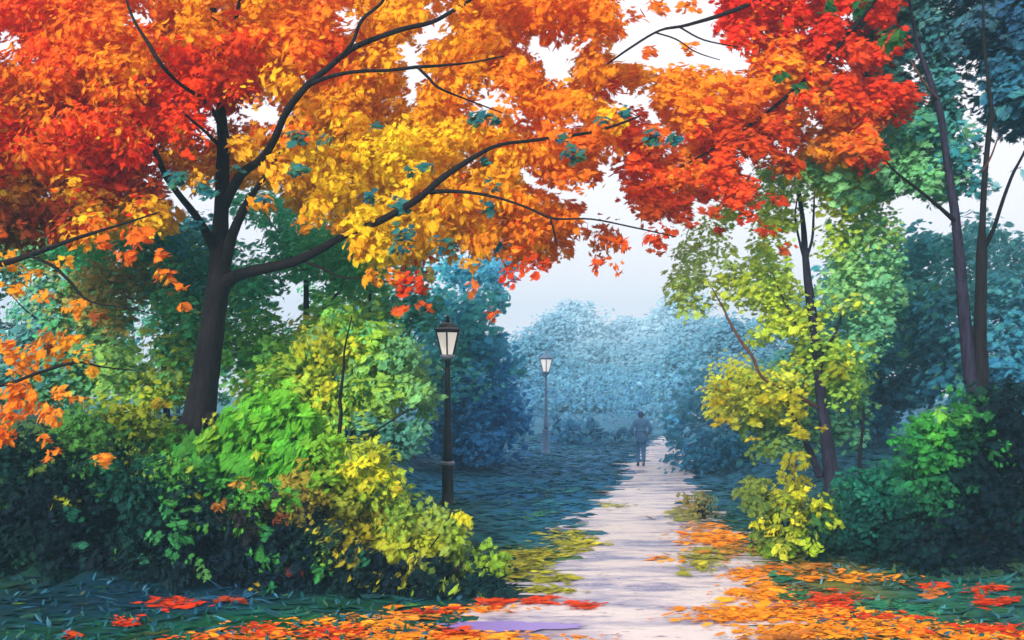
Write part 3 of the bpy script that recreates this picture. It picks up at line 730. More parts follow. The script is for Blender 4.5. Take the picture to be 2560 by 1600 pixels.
def wood_tree(name, label, poly, pal, d0, d1, trunk, mat, bark, group, step=70, layers=2, rpx=74, n=130, size=18, gaps=(), lean=(1, 0, .3), keep=1.0, cat='tree', tw=16):
    d = (d0 + d1) / 2
    tx, ttop = trunk
    b = at(tx, HZ, d)
    gz = ground_z(b.x, d)
    t = tree(name, label, (b.x, d, gz), cat, group)
    mb = MB()
    top = at(tx + random.uniform(-8, 8), ttop, d)
    mid = (b + top) / 2
    h = top.z - gz
    s = d / F
    mb.tube([(b.x, d, gz - .2), (b.x + random.uniform(-.03, .03) * h, d, gz + h * .35), (b.x + random.uniform(-.04, .04) * h, d, gz + h * .7), tuple(top)], [tw * s * .6, tw * s * .5, tw * s * .38, tw * s * .12], 9, True, 5, .05)
    for k in range(4):
        z0 = gz + h * random.uniform(.45, .85)
        q = random.choice((-1, 1)) * random.uniform(.12, .26) * h
        mb.tube([(b.x, d, z0), (b.x + q * .5, d + random.uniform(-.5, .5), z0 + abs(q) * .5), (b.x + q, d + random.uniform(-.8, .8), z0 + abs(q) * 1.2)], [tw * s * .2, tw * s * .13, tw * s * .05], 6, True, 4, .05)
    mb.build('trunk', bark, t)
    lv = Leaves()
    fill(lv, poly, pal, d0, d1, step, layers, rpx, n, size, gaps, lean, 0.7, keep)
    lv.build('crown', mat, t, rows=3)
    return t


GL = 'green trees behind the big maple'
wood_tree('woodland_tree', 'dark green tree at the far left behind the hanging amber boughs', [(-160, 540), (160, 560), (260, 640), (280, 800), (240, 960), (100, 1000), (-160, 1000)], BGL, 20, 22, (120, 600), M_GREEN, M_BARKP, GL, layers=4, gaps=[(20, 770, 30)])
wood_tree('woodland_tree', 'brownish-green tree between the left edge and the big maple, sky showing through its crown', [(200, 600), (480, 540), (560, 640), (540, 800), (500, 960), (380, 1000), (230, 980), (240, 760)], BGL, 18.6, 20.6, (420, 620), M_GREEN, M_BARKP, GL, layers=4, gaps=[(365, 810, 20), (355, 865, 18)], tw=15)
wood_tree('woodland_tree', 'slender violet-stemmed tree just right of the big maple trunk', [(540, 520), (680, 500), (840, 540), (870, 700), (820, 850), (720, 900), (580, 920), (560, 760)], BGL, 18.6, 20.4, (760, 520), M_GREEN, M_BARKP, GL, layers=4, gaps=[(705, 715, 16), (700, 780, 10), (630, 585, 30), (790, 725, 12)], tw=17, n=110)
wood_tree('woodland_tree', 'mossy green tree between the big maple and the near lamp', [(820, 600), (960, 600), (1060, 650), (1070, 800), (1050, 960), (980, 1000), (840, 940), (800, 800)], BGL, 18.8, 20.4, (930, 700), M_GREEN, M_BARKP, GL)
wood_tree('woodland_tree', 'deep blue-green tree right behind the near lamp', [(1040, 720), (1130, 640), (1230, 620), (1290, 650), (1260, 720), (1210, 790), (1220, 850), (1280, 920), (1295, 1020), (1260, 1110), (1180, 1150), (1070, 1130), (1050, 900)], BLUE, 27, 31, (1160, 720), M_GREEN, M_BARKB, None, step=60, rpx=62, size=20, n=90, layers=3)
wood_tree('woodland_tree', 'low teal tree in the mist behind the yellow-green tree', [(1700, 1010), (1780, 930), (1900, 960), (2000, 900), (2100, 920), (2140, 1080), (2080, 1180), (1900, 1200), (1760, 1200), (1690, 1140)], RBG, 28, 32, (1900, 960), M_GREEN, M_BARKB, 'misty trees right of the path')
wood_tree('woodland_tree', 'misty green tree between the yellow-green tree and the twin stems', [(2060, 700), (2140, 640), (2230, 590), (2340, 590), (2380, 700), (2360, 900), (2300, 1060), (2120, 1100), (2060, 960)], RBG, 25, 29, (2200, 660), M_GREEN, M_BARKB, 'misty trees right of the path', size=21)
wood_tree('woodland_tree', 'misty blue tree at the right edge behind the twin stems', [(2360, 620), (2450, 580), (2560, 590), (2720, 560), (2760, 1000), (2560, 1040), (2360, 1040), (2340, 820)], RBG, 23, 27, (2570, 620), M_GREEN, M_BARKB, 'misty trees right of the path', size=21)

FAR = Palette([(0, 0, (84, 136, 160)), (1, 0, (88, 140, 164)), (0, 1, (78, 130, 156)), (1, 1, (92, 146, 166))], 45)  # pale blue mist fade put into the leaf colour


GT = Palette([(0, 0, (36, 96, 84)), (1, 0, (48, 112, 80)), (0, 1, (30, 88, 92)), (1, 1, (70, 124, 76))], 45, 2.0)


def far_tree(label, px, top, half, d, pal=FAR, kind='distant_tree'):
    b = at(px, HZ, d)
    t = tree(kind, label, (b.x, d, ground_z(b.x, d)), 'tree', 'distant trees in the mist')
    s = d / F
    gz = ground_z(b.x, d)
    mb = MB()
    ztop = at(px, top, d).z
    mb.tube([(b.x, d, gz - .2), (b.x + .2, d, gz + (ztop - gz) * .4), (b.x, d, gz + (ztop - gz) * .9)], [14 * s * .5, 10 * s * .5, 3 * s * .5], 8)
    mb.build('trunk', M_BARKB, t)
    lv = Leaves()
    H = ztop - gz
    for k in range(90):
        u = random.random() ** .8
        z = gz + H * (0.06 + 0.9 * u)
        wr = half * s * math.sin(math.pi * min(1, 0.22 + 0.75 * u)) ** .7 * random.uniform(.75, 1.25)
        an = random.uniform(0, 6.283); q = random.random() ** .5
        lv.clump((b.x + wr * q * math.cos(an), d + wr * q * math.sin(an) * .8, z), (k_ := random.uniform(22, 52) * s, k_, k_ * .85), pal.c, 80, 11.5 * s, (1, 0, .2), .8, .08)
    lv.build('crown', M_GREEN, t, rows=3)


FARB = Palette([(0, 0, (112, 156, 178)), (1, 0, (118, 162, 182)), (0, 1, (106, 150, 174)), (1, 1, (122, 164, 184))], 45)  # farther row: more haze carried by paler leaf colour
FARC = Palette([(0, 0, (150, 182, 198)), (1, 0, (156, 188, 202)), (0, 1, (146, 178, 196)), (1, 1, (160, 190, 204))], 45)  # farthest row paler still, haze painted into the leaves
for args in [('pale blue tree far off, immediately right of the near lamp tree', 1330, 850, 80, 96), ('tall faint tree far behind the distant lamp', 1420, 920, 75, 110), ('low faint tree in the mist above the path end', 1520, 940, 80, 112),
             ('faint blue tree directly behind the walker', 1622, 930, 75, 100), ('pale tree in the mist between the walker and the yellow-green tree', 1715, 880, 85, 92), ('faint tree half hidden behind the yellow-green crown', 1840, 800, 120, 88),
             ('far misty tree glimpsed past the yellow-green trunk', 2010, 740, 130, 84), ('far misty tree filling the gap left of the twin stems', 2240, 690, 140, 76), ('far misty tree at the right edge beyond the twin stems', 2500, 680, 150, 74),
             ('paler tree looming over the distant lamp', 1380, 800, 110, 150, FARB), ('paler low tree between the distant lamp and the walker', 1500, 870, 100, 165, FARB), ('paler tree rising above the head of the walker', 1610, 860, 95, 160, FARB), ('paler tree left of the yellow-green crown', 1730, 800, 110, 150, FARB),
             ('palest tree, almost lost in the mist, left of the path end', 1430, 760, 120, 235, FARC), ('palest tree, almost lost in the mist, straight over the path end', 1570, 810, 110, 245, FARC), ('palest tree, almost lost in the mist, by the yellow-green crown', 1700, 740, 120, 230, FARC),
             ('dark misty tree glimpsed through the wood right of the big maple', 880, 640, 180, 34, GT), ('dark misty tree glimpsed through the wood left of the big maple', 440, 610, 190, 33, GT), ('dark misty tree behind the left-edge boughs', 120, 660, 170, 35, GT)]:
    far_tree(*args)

lv = Leaves()
MIST = Palette([(1200, 1020, (56, 108, 142)), (1400, 1030, (66, 120, 152)), (1560, 1030, (72, 126, 158)), (1700, 1040, (62, 118, 150)), (1900, 1030, (56, 112, 140)), (1450, 950, (92, 144, 170)), (1620, 960, (96, 148, 172))], 60)  # mist put into the leaf colour, deeper blue below, paler above
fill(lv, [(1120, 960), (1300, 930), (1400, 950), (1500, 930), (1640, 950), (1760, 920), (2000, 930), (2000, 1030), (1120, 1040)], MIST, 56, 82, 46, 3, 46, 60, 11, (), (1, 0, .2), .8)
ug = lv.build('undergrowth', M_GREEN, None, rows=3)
tag(ug, 'hazy blue undergrowth closing the far end of the park', 'undergrowth', None, 'stuff')

# ------------------------------------------------------------------ shrubs
def shrub(label, poly, pal, d0, d1, name='shrub', mat=None, step=52, layers=3, rpx=50, n=54, size=20, gaps=(), lean=None, group=None, stems=(), extra=(), keep=1.0, cat='shrub', spread=.8, bark=None):
    d = (d0 + d1) / 2
    cx = sum(p[0] for p in poly) / len(poly)
    b = at(cx, HZ, d)
    t = tree(name, label, (b.x, d, ground_z(b.x, d)), cat, group)
    lv = Leaves()
    fill(lv, poly, pal, d0, d1, step, layers, rpx, n, size, gaps, lean, spread, keep)
    ymin = min(p[1] for p in poly); ymax = max(p[1] for p in poly)
    for px, py, r, k, c in extra:
        dd = d0 - .1; s = dd / F
        lv.clump(at(px, py, dd), (r * s * 1.1, r * s * .6, r * s * .8), [lin(c), lin(c, .8), lin(c, 1.2)], int(k * 1.4), 22 * s, lean, .9)
    mb = MB()
    gz = ground_z(b.x, d)
    topz = at(cx, ymin + (ymax - ymin) * .3, d).z
    for pts, ws in stems:
        st = MB()
        limb(st, pts, d, ws, 7)
        st.build('stem', bark or M_BARK, t)
    for k in range(5):
        dx = (random.random() - .5) * (max(p[0] for p in poly) - min(p[0] for p in poly)) * d / F * .6
        h = max(.4, topz - gz)
        mb.tube([(b.x + dx * .25, d + random.uniform(-.1, .1), gz - .1), (b.x + dx * .5, d, gz + h * .4), (b.x + dx, d + random.uniform(-.2, .2), gz + h * .9)], [.035, .025, .01], 6)
    mb.build('stem', bark or M_BARK, t)
    lv.build('foliage', mat or M_GREEN, t)
    return t


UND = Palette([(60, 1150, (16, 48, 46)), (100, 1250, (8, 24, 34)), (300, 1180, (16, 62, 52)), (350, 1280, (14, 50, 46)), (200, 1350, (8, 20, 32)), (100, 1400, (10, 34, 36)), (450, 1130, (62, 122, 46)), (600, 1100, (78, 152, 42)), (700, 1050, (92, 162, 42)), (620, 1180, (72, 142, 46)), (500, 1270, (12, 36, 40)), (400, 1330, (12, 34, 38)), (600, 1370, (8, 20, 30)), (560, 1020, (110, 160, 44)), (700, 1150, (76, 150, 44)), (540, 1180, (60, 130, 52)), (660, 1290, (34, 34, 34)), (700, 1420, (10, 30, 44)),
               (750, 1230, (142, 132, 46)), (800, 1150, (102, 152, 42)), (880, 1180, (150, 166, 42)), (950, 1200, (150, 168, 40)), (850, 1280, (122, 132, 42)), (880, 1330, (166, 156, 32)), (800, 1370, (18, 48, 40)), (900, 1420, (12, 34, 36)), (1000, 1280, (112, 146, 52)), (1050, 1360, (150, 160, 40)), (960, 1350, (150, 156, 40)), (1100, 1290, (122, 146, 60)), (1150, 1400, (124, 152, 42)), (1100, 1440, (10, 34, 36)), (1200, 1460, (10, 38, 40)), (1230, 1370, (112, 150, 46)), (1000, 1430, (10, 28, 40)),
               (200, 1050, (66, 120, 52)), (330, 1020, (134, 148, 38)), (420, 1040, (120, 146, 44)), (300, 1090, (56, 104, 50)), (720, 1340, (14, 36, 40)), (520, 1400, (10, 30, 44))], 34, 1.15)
DARK = 'dark shrubs along the front of the left bank'
H = (46, 116, 64)
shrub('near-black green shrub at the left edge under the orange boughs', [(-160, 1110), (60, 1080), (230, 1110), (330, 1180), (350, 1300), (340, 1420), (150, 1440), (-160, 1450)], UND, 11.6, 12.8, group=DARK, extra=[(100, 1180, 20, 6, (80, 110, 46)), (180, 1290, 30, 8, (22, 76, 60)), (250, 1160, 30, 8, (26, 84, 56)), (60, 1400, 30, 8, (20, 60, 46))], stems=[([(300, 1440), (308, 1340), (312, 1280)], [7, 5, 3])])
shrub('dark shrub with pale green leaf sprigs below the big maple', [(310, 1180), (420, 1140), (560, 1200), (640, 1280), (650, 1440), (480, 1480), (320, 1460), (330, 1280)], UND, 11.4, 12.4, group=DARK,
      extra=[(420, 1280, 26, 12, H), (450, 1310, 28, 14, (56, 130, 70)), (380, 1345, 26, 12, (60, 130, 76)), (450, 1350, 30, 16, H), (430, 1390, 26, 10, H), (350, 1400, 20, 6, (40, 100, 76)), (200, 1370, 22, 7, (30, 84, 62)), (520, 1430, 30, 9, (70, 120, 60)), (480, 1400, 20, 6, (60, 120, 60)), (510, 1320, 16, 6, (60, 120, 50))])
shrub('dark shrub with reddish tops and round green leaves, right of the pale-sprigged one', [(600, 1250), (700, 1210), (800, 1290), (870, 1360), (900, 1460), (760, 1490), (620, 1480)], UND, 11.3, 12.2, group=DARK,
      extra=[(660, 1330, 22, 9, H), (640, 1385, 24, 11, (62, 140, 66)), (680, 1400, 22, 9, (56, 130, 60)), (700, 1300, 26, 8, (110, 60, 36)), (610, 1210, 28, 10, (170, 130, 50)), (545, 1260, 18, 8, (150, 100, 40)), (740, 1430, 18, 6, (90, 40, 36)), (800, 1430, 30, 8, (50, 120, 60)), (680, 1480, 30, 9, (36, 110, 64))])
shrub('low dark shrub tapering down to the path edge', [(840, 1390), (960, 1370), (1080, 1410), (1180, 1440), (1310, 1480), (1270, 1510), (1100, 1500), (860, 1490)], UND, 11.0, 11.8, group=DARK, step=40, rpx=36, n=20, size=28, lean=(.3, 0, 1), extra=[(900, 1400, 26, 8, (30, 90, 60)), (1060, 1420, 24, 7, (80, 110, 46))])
BRT = 'sunny green shrubs on the left bank'
shrub('bright grass-green shrub at the foot of the big maple', [(440, 1120), (540, 1080), (640, 1020), (740, 1010), (800, 1090), (800, 1200), (700, 1260), (560, 1230), (440, 1180)], UND, 12.6, 14, lean=(.6, 0, 1), group=BRT, size=46, spread=.5, extra=[(610, 1200, 26, 10, (170, 140, 50)), (520, 1050, 30, 8, (150, 160, 46)), (660, 1140, 30, 6, (150, 170, 46))])
shrub('yellow-green shrub with bright yellow sprigs between maple and near lamp', [(740, 1150), (840, 1090), (960, 1130), (1020, 1210), (1000, 1330), (880, 1390), (770, 1320)], UND, 12.4, 13.6, group=BRT,
      extra=[(870, 1175, 26, 14, (196, 190, 40)), (920, 1160, 28, 16, (200, 196, 40)), (960, 1190, 26, 14, (196, 190, 40)), (990, 1220, 24, 10, (190, 186, 40)), (910, 1210, 26, 12, (186, 180, 40)), (880, 1340, 50, 26, (172, 160, 34)), (930, 1140, 22, 8, (190, 190, 44))])
shrub('broad olive shrub sloping to the path in front of the near lamp', [(980, 1260), (1080, 1270), (1160, 1330), (1240, 1380), (1290, 1450), (1180, 1440), (1080, 1430), (940, 1400), (900, 1360)], UND, 12.0, 13.2, group=BRT,
      extra=[(1150, 1290, 22, 12, (196, 190, 40)), (1165, 1310, 18, 8, (180, 180, 40)), (1220, 1360, 26, 10, (120, 160, 50)), (1250, 1400, 30, 12, (120, 160, 46))], stems=[([(1040, 1410, 12), (1090, 1350, 12), (1120, 1300, 12), (1130, 1270, 12)], [5, 4, 4, 2])])
shrub('mossy yellow-green shrub left of the maple foot', [(140, 1060), (260, 1010), (370, 1020), (440, 1070), (460, 1110), (360, 1150), (200, 1130)], UND, 13.2, 14.4, group=BRT, extra=[(400, 1010, 24, 10, (180, 160, 36))])
shrub('loose lime-green sapling thicket with two thin dark stems beside the near lamp', [(640, 900), (740, 840), (840, 800), (960, 820), (1040, 900), (1090, 1020), (1060, 1120), (940, 1140), (820, 1120), (700, 1060), (600, 1000)], BGL, 15.8, 17.4, name='sapling', cat='sapling', size=23, n=80, gaps=[(1010, 1040, 20), (860, 1100, 14)],
      stems=[([(835, 1180, 15.6), (840, 1140, 15.6), (852, 1040, 15.6), (850, 1000, 15.6), (858, 930, 15.6), (862, 870, 15.6), (880, 790, 15.6)], [13, 12, 10, 9, 7, 5, 3]), ([(860, 1160, 15.6), (900, 1110, 15.6), (950, 1070, 15.6), (1030, 1020, 15.6)], [7, 6, 5, 3]), ([(800, 1170, 15.6), (806, 1110, 15.6), (800, 1090, 15.6)], [8, 5, 3])])
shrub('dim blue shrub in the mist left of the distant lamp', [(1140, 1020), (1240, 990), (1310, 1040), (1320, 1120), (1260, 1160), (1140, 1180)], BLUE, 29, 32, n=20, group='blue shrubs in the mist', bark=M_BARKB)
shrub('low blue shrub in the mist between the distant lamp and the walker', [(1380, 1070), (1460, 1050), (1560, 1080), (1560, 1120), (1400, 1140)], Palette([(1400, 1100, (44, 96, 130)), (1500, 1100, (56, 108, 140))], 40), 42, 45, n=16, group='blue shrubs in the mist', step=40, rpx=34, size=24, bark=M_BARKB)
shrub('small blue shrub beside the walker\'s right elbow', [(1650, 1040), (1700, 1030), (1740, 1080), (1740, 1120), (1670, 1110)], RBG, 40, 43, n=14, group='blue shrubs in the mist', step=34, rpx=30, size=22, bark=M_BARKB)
# right side
RU = Palette([(2330, 1050, (52, 132, 52)), (2380, 1030, (44, 110, 50)), (2350, 1130, (52, 132, 60)), (2280, 1190, (36, 102, 66)), (2310, 1230, (30, 90, 60)), (2420, 1070, (18, 56, 44)), (2500, 1050, (10, 30, 38)), (2560, 1150, (8, 24, 34)), (2450, 1250, (8, 28, 38)), (2500, 1380, (8, 24, 36)), (2350, 1350, (8, 30, 40)), (2250, 1330, (12, 48, 48)), (2150, 1300, (16, 66, 60)), (2180, 1230, (20, 84, 70)), (2120, 1160, (26, 98, 78)), (2200, 1150, (30, 100, 70)), (2250, 1100, (36, 112, 60)), (2140, 1400, (12, 44, 44)), (2420, 1160, (10, 36, 40)), (2080, 1150, (24, 94, 80))], 36)  # brighter greens on the path side are sunlight put into leaf colour
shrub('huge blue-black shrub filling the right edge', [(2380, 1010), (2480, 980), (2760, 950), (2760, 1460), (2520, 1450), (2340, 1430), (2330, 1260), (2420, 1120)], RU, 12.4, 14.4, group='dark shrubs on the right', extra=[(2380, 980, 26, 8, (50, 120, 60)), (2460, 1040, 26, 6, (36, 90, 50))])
shrub('dark shrub with sunlight put in as brighter green leaves on its path side, right', [(2250, 1120), (2310, 1040), (2400, 1010), (2440, 1080), (2420, 1200), (2400, 1340), (2300, 1420), (2230, 1340), (2260, 1230)], RU, 12.2, 13.4, group='dark shrubs on the right',
      extra=[(2360, 1035, 26, 12, (110, 170, 60)), (2320, 1050, 30, 14, (56, 140, 56)), (2340, 1090, 30, 16, (70, 150, 56)), (2300, 1110, 26, 12, (56, 140, 60)), (2320, 1160, 30, 14, (50, 130, 60)), (2290, 1215, 34, 16, (36, 110, 64)), (2420, 1050, 24, 9, (70, 140, 60)), (2240, 1100, 26, 10, (46, 130, 60)), (2350, 1210, 30, 10, (36, 104, 64)), (2440, 1220, 20, 5, (26, 80, 52))])  # highlights of the lit side as brighter leaf clumps
shrub('teal-green shrub at the foot of the yellow-green tree', [(2100, 1230), (2160, 1170), (2240, 1170), (2290, 1260), (2270, 1400), (2140, 1430), (2080, 1330)], RU, 12.8, 14.2, group='dark shrubs on the right', extra=[(2150, 1240, 34, 8, (40, 110, 90)), (2180, 1320, 30, 5, (30, 90, 80))], stems=[([(2150, 1220, 14.4), (2150, 1140, 14.5), (2158, 1060, 14.5), (2160, 1010, 14.5)], [10, 9, 6, 3])])
YS = Palette([(1960, 1190, (160, 160, 40)), (1920, 1220, (120, 140, 60)), (2010, 1250, (170, 175, 40)), (1980, 1310, (150, 170, 40)), (2050, 1300, (60, 110, 60)), (2080, 1360, (16, 50, 44)), (1990, 1380, (110, 150, 44)), (2060, 1390, (14, 44, 40)), (1900, 1290, (90, 120, 60)), (1930, 1330, (130, 150, 50))], 34, .75)
shrub('lime-yellow shrub at the right path edge', [(1900, 1190), (1950, 1210), (1990, 1150), (2040, 1230), (2110, 1270), (2130, 1380), (2060, 1420), (1950, 1410), (1880, 1350), (1930, 1290), (1860, 1250)], YS, 13.4, 14.8, step=44, rpx=44, size=19, n=44, keep=.75,
      extra=[(1900, 1305, 24, 10, (186, 186, 44)), (1930, 1330, 20, 8, (190, 180, 40)), (2000, 1300, 24, 10, (180, 184, 44)), (2050, 1270, 26, 12, (176, 184, 44)), (2090, 1310, 20, 8, (160, 176, 44)), (2030, 1370, 28, 12, (150, 180, 44)), (1950, 1380, 24, 8, (170, 180, 50)), (2000, 1230, 28, 12, (180, 180, 40)), (1990, 1340, 24, 9, (170, 180, 50))])
shrub('small olive tuft bush where the path enters the mist on the right', [(1700, 1240), (1760, 1230), (1800, 1260), (1790, 1290), (1710, 1290)], Palette([(1750, 1260, (124, 116, 62)), (1800, 1270, (70, 110, 100))], 40), 17.5, 18.5, step=30, rpx=22, n=12, size=16)

# ------------------------------------------------------------------ ground litter and grass
def litter(name, spots, size=17, n=None, mat=None):
    """spots: (px, py, half width px, half height px, count, [colours]) lying on the ground plane"""
    lv = Leaves()
    for px, py, wx, wy, cnt, cols in spots:
        cnt = int(cnt * 1.7)
        cols = np.array([lin(c) for c in cols])
        u = rng.normal(size=(cnt, 2)) * 0.5
        qx = px + u[:, 0] * wx; qy = np.clip(py + u[:, 1] * wy, 1090, 1640)
        d = EYE * F / (qy - HZ)
        x = (qx - 1280) * d / F
        z = hgt(x, d) + 0.012 + rng.random(cnt) * 0.035
        nn = np.stack([rng.normal(size=cnt) * .14, rng.normal(size=cnt) * .14 - .06, np.ones(cnt)], -1)
        nn /= np.linalg.norm(nn, axis=1)[:, None]
        t = np.stack([np.ones(cnt), rng.normal(size=cnt) * .35, np.zeros(cnt)], -1)
        t -= nn * (t * nn).sum(1)[:, None]; t /= np.linalg.norm(t, axis=1)[:, None]
        l = size * d / F * np.exp(rng.normal(size=cnt) * .55)
        c = cols[rng.integers(0, len(cols), cnt)] * np.exp(rng.normal(size=(cnt, 1)) * .16)
        lv.add(np.stack([x, d, z], -1), nn, t, l, l * rng.uniform(.35, .7, cnt), np.clip(c, 0, .93))
    return lv.build(name, mat or M_LITTER, None, True)


OR = [(238, 140, 24), (226, 124, 22), (244, 156, 34)]
RD = [(206, 60, 20), (220, 76, 22), (190, 50, 20)]
OL = [(150, 150, 40), (130, 136, 44), (170, 164, 44)]
fl = litter('fallen_leaves', [
    (1790, 1350, 90, 26, 240, OR), (1760, 1320, 60, 14, 60, [(210, 140, 60)]), (1840, 1380, 110, 16, 110, [(150, 130, 50), (200, 130, 40)]),
    (1880, 1440, 70, 22, 130, OR), (1900, 1490, 90, 26, 200, OR), (2000, 1430, 110, 16, 130, [(150, 110, 40), (190, 110, 40)]), (2150, 1450, 140, 12, 80, OR), (1830, 1540, 130, 22, 260, OR), (2000, 1540, 180, 20, 320, OR), (2200, 1575, 220, 22, 340, OR), (2050, 1590, 200, 24, 340, OR), (2400, 1600, 200, 16, 200, OR), (1950, 1600, 80, 20, 110, [(170, 100, 40)]),
    (1750, 1420, 60, 20, 50, OL), (1650, 1400, 60, 10, 16, OR),
    (900, 1570, 240, 13, 170, OR), (700, 1592, 180, 13, 120, OR + RD), (1000, 1545, 150, 8, 70, [(220, 150, 40), (200, 110, 36)]), (1150, 1530, 160, 8, 70, OR), (1000, 1600, 260, 14, 220, OR), (520, 1605, 120, 10, 50, OR + RD), (1300, 1600, 200, 12, 60, OR), (1120, 1590, 60, 10, 60, RD), (840, 1590, 110, 14, 130, RD)])
tag(fl, 'orange fallen leaves drifted along both path edges', 'fallen leaves', None, 'stuff')
rl = litter('fallen_leaves', [(430, 1514, 62, 13, 110, RD), (570, 1510, 36, 8, 26, [(150, 60, 36)]), (318, 1556, 32, 11, 40, RD), (640, 1580, 52, 10, 60, RD), (1240, 1510, 46, 12, 70, RD), (1350, 1508, 54, 10, 60, RD), (1460, 1518, 44, 8, 46, RD), (1080, 1530, 60, 7, 30, RD), (180, 1590, 24, 6, 12, RD),
                               (2080, 1512, 80, 30, 190, RD), (2330, 1470, 40, 10, 50, RD), (2330, 1486, 36, 7, 20, [(190, 110, 50)]), (2470, 1478, 54, 10, 60, RD), (2490, 1508, 60, 12, 70, RD), (2200, 1550, 130, 12, 130, RD), (2480, 1575, 90, 12, 120, RD), (2300, 1590, 60, 8, 40, RD), (2540, 1590, 60, 8, 40, RD), (1960, 1520, 60, 14, 30, [(160, 80, 40)])])
tag(rl, 'red fallen leaves in small drifts on the grass', 'fallen leaves', None, 'stuff')
ol = litter('ground_cover', [(1430, 1350, 60, 22, 150, OL), (1330, 1390, 70, 18, 130, OL), (1300, 1420, 80, 22, 190, OL), (1380, 1450, 70, 12, 60, OL), (1250, 1440, 50, 18, 90, OL), (1370, 1480, 80, 9, 60, OL), (1430, 1380, 40, 10, 30, OL),
                             (1720, 1290, 60, 16, 60, [(140, 140, 60), (120, 120, 80)]), (1740, 1270, 50, 16, 50, [(150, 120, 70), (110, 100, 80)]), (1540, 1265, 50, 8, 20, [(150, 150, 90)]), (1330, 1290, 60, 10, 20, [(60, 130, 80)]), (1370, 1260, 120, 14, 30, [(36, 116, 130)]), (1400, 1230, 120, 10, 30, [(40, 120, 130)]),
                             (1760, 1395, 80, 16, 70, [(120, 130, 50), (150, 140, 50)]), (2250, 1520, 160, 18, 120, [(36, 106, 84), (46, 116, 80)]), (1960, 1450, 30, 10, 30, [(40, 110, 80)]), (1980, 1495, 36, 14, 40, [(46, 110, 70)])], 20)
tag(ol, 'low olive ground cover creeping over the path edges', 'ground cover', None, 'stuff')

lv = Leaves()
cnt = 0
CNT = 20000
gxs = rng.uniform(-7, 13, CNT); gys = 8.6 + rng.random(CNT) ** 1.7 * 46
ok = (np.abs(gxs - path_mid(gys)) > path_half(gys) + 0.12) & (np.abs(gxs) < gys * .62)
gxs = gxs[ok]; gys = gys[ok]; q = len(gxs)
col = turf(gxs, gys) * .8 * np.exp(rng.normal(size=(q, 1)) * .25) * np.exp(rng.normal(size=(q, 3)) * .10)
flat_ = (gys > 13) | (rng.random(q) < .55)
hh = np.where(flat_, rng.uniform(.10, .28, q), rng.uniform(.04, .11, q)) * (1 + .02 * gys)
pos = np.stack([gxs, gys, hgt(gxs, gys) + np.where(flat_, .02, hh * .3)], -1)
up = np.stack([rng.normal(size=q) * .15, rng.normal(size=q) * .15, np.ones(q)], -1)
nn = np.stack([rng.normal(size=q) * .3, -np.ones(q), rng.normal(size=q) * .3 + .9], -1)
nn = np.where(flat_[:, None], up, nn); nn /= np.linalg.norm(nn, axis=1)[:, None]
t = np.stack([rng.normal(size=q) * .5, rng.normal(size=q) * .2, np.ones(q)], -1)
t = np.where(flat_[:, None], np.stack([np.ones(q), rng.normal(size=q) * .25, np.zeros(q)], -1), t)
t -= nn * (t * nn).sum(1)[:, None]; t /= np.linalg.norm(t, axis=1)[:, None]
lv.add(pos, nn, t, hh * 1.3, hh * rng.uniform(.2, .45, q), np.clip(col, 0, .9))
gr = lv.build('grass', M_GRASS)
tag(gr, 'short blue-green grass beside the path', 'grass', None, 'stuff')

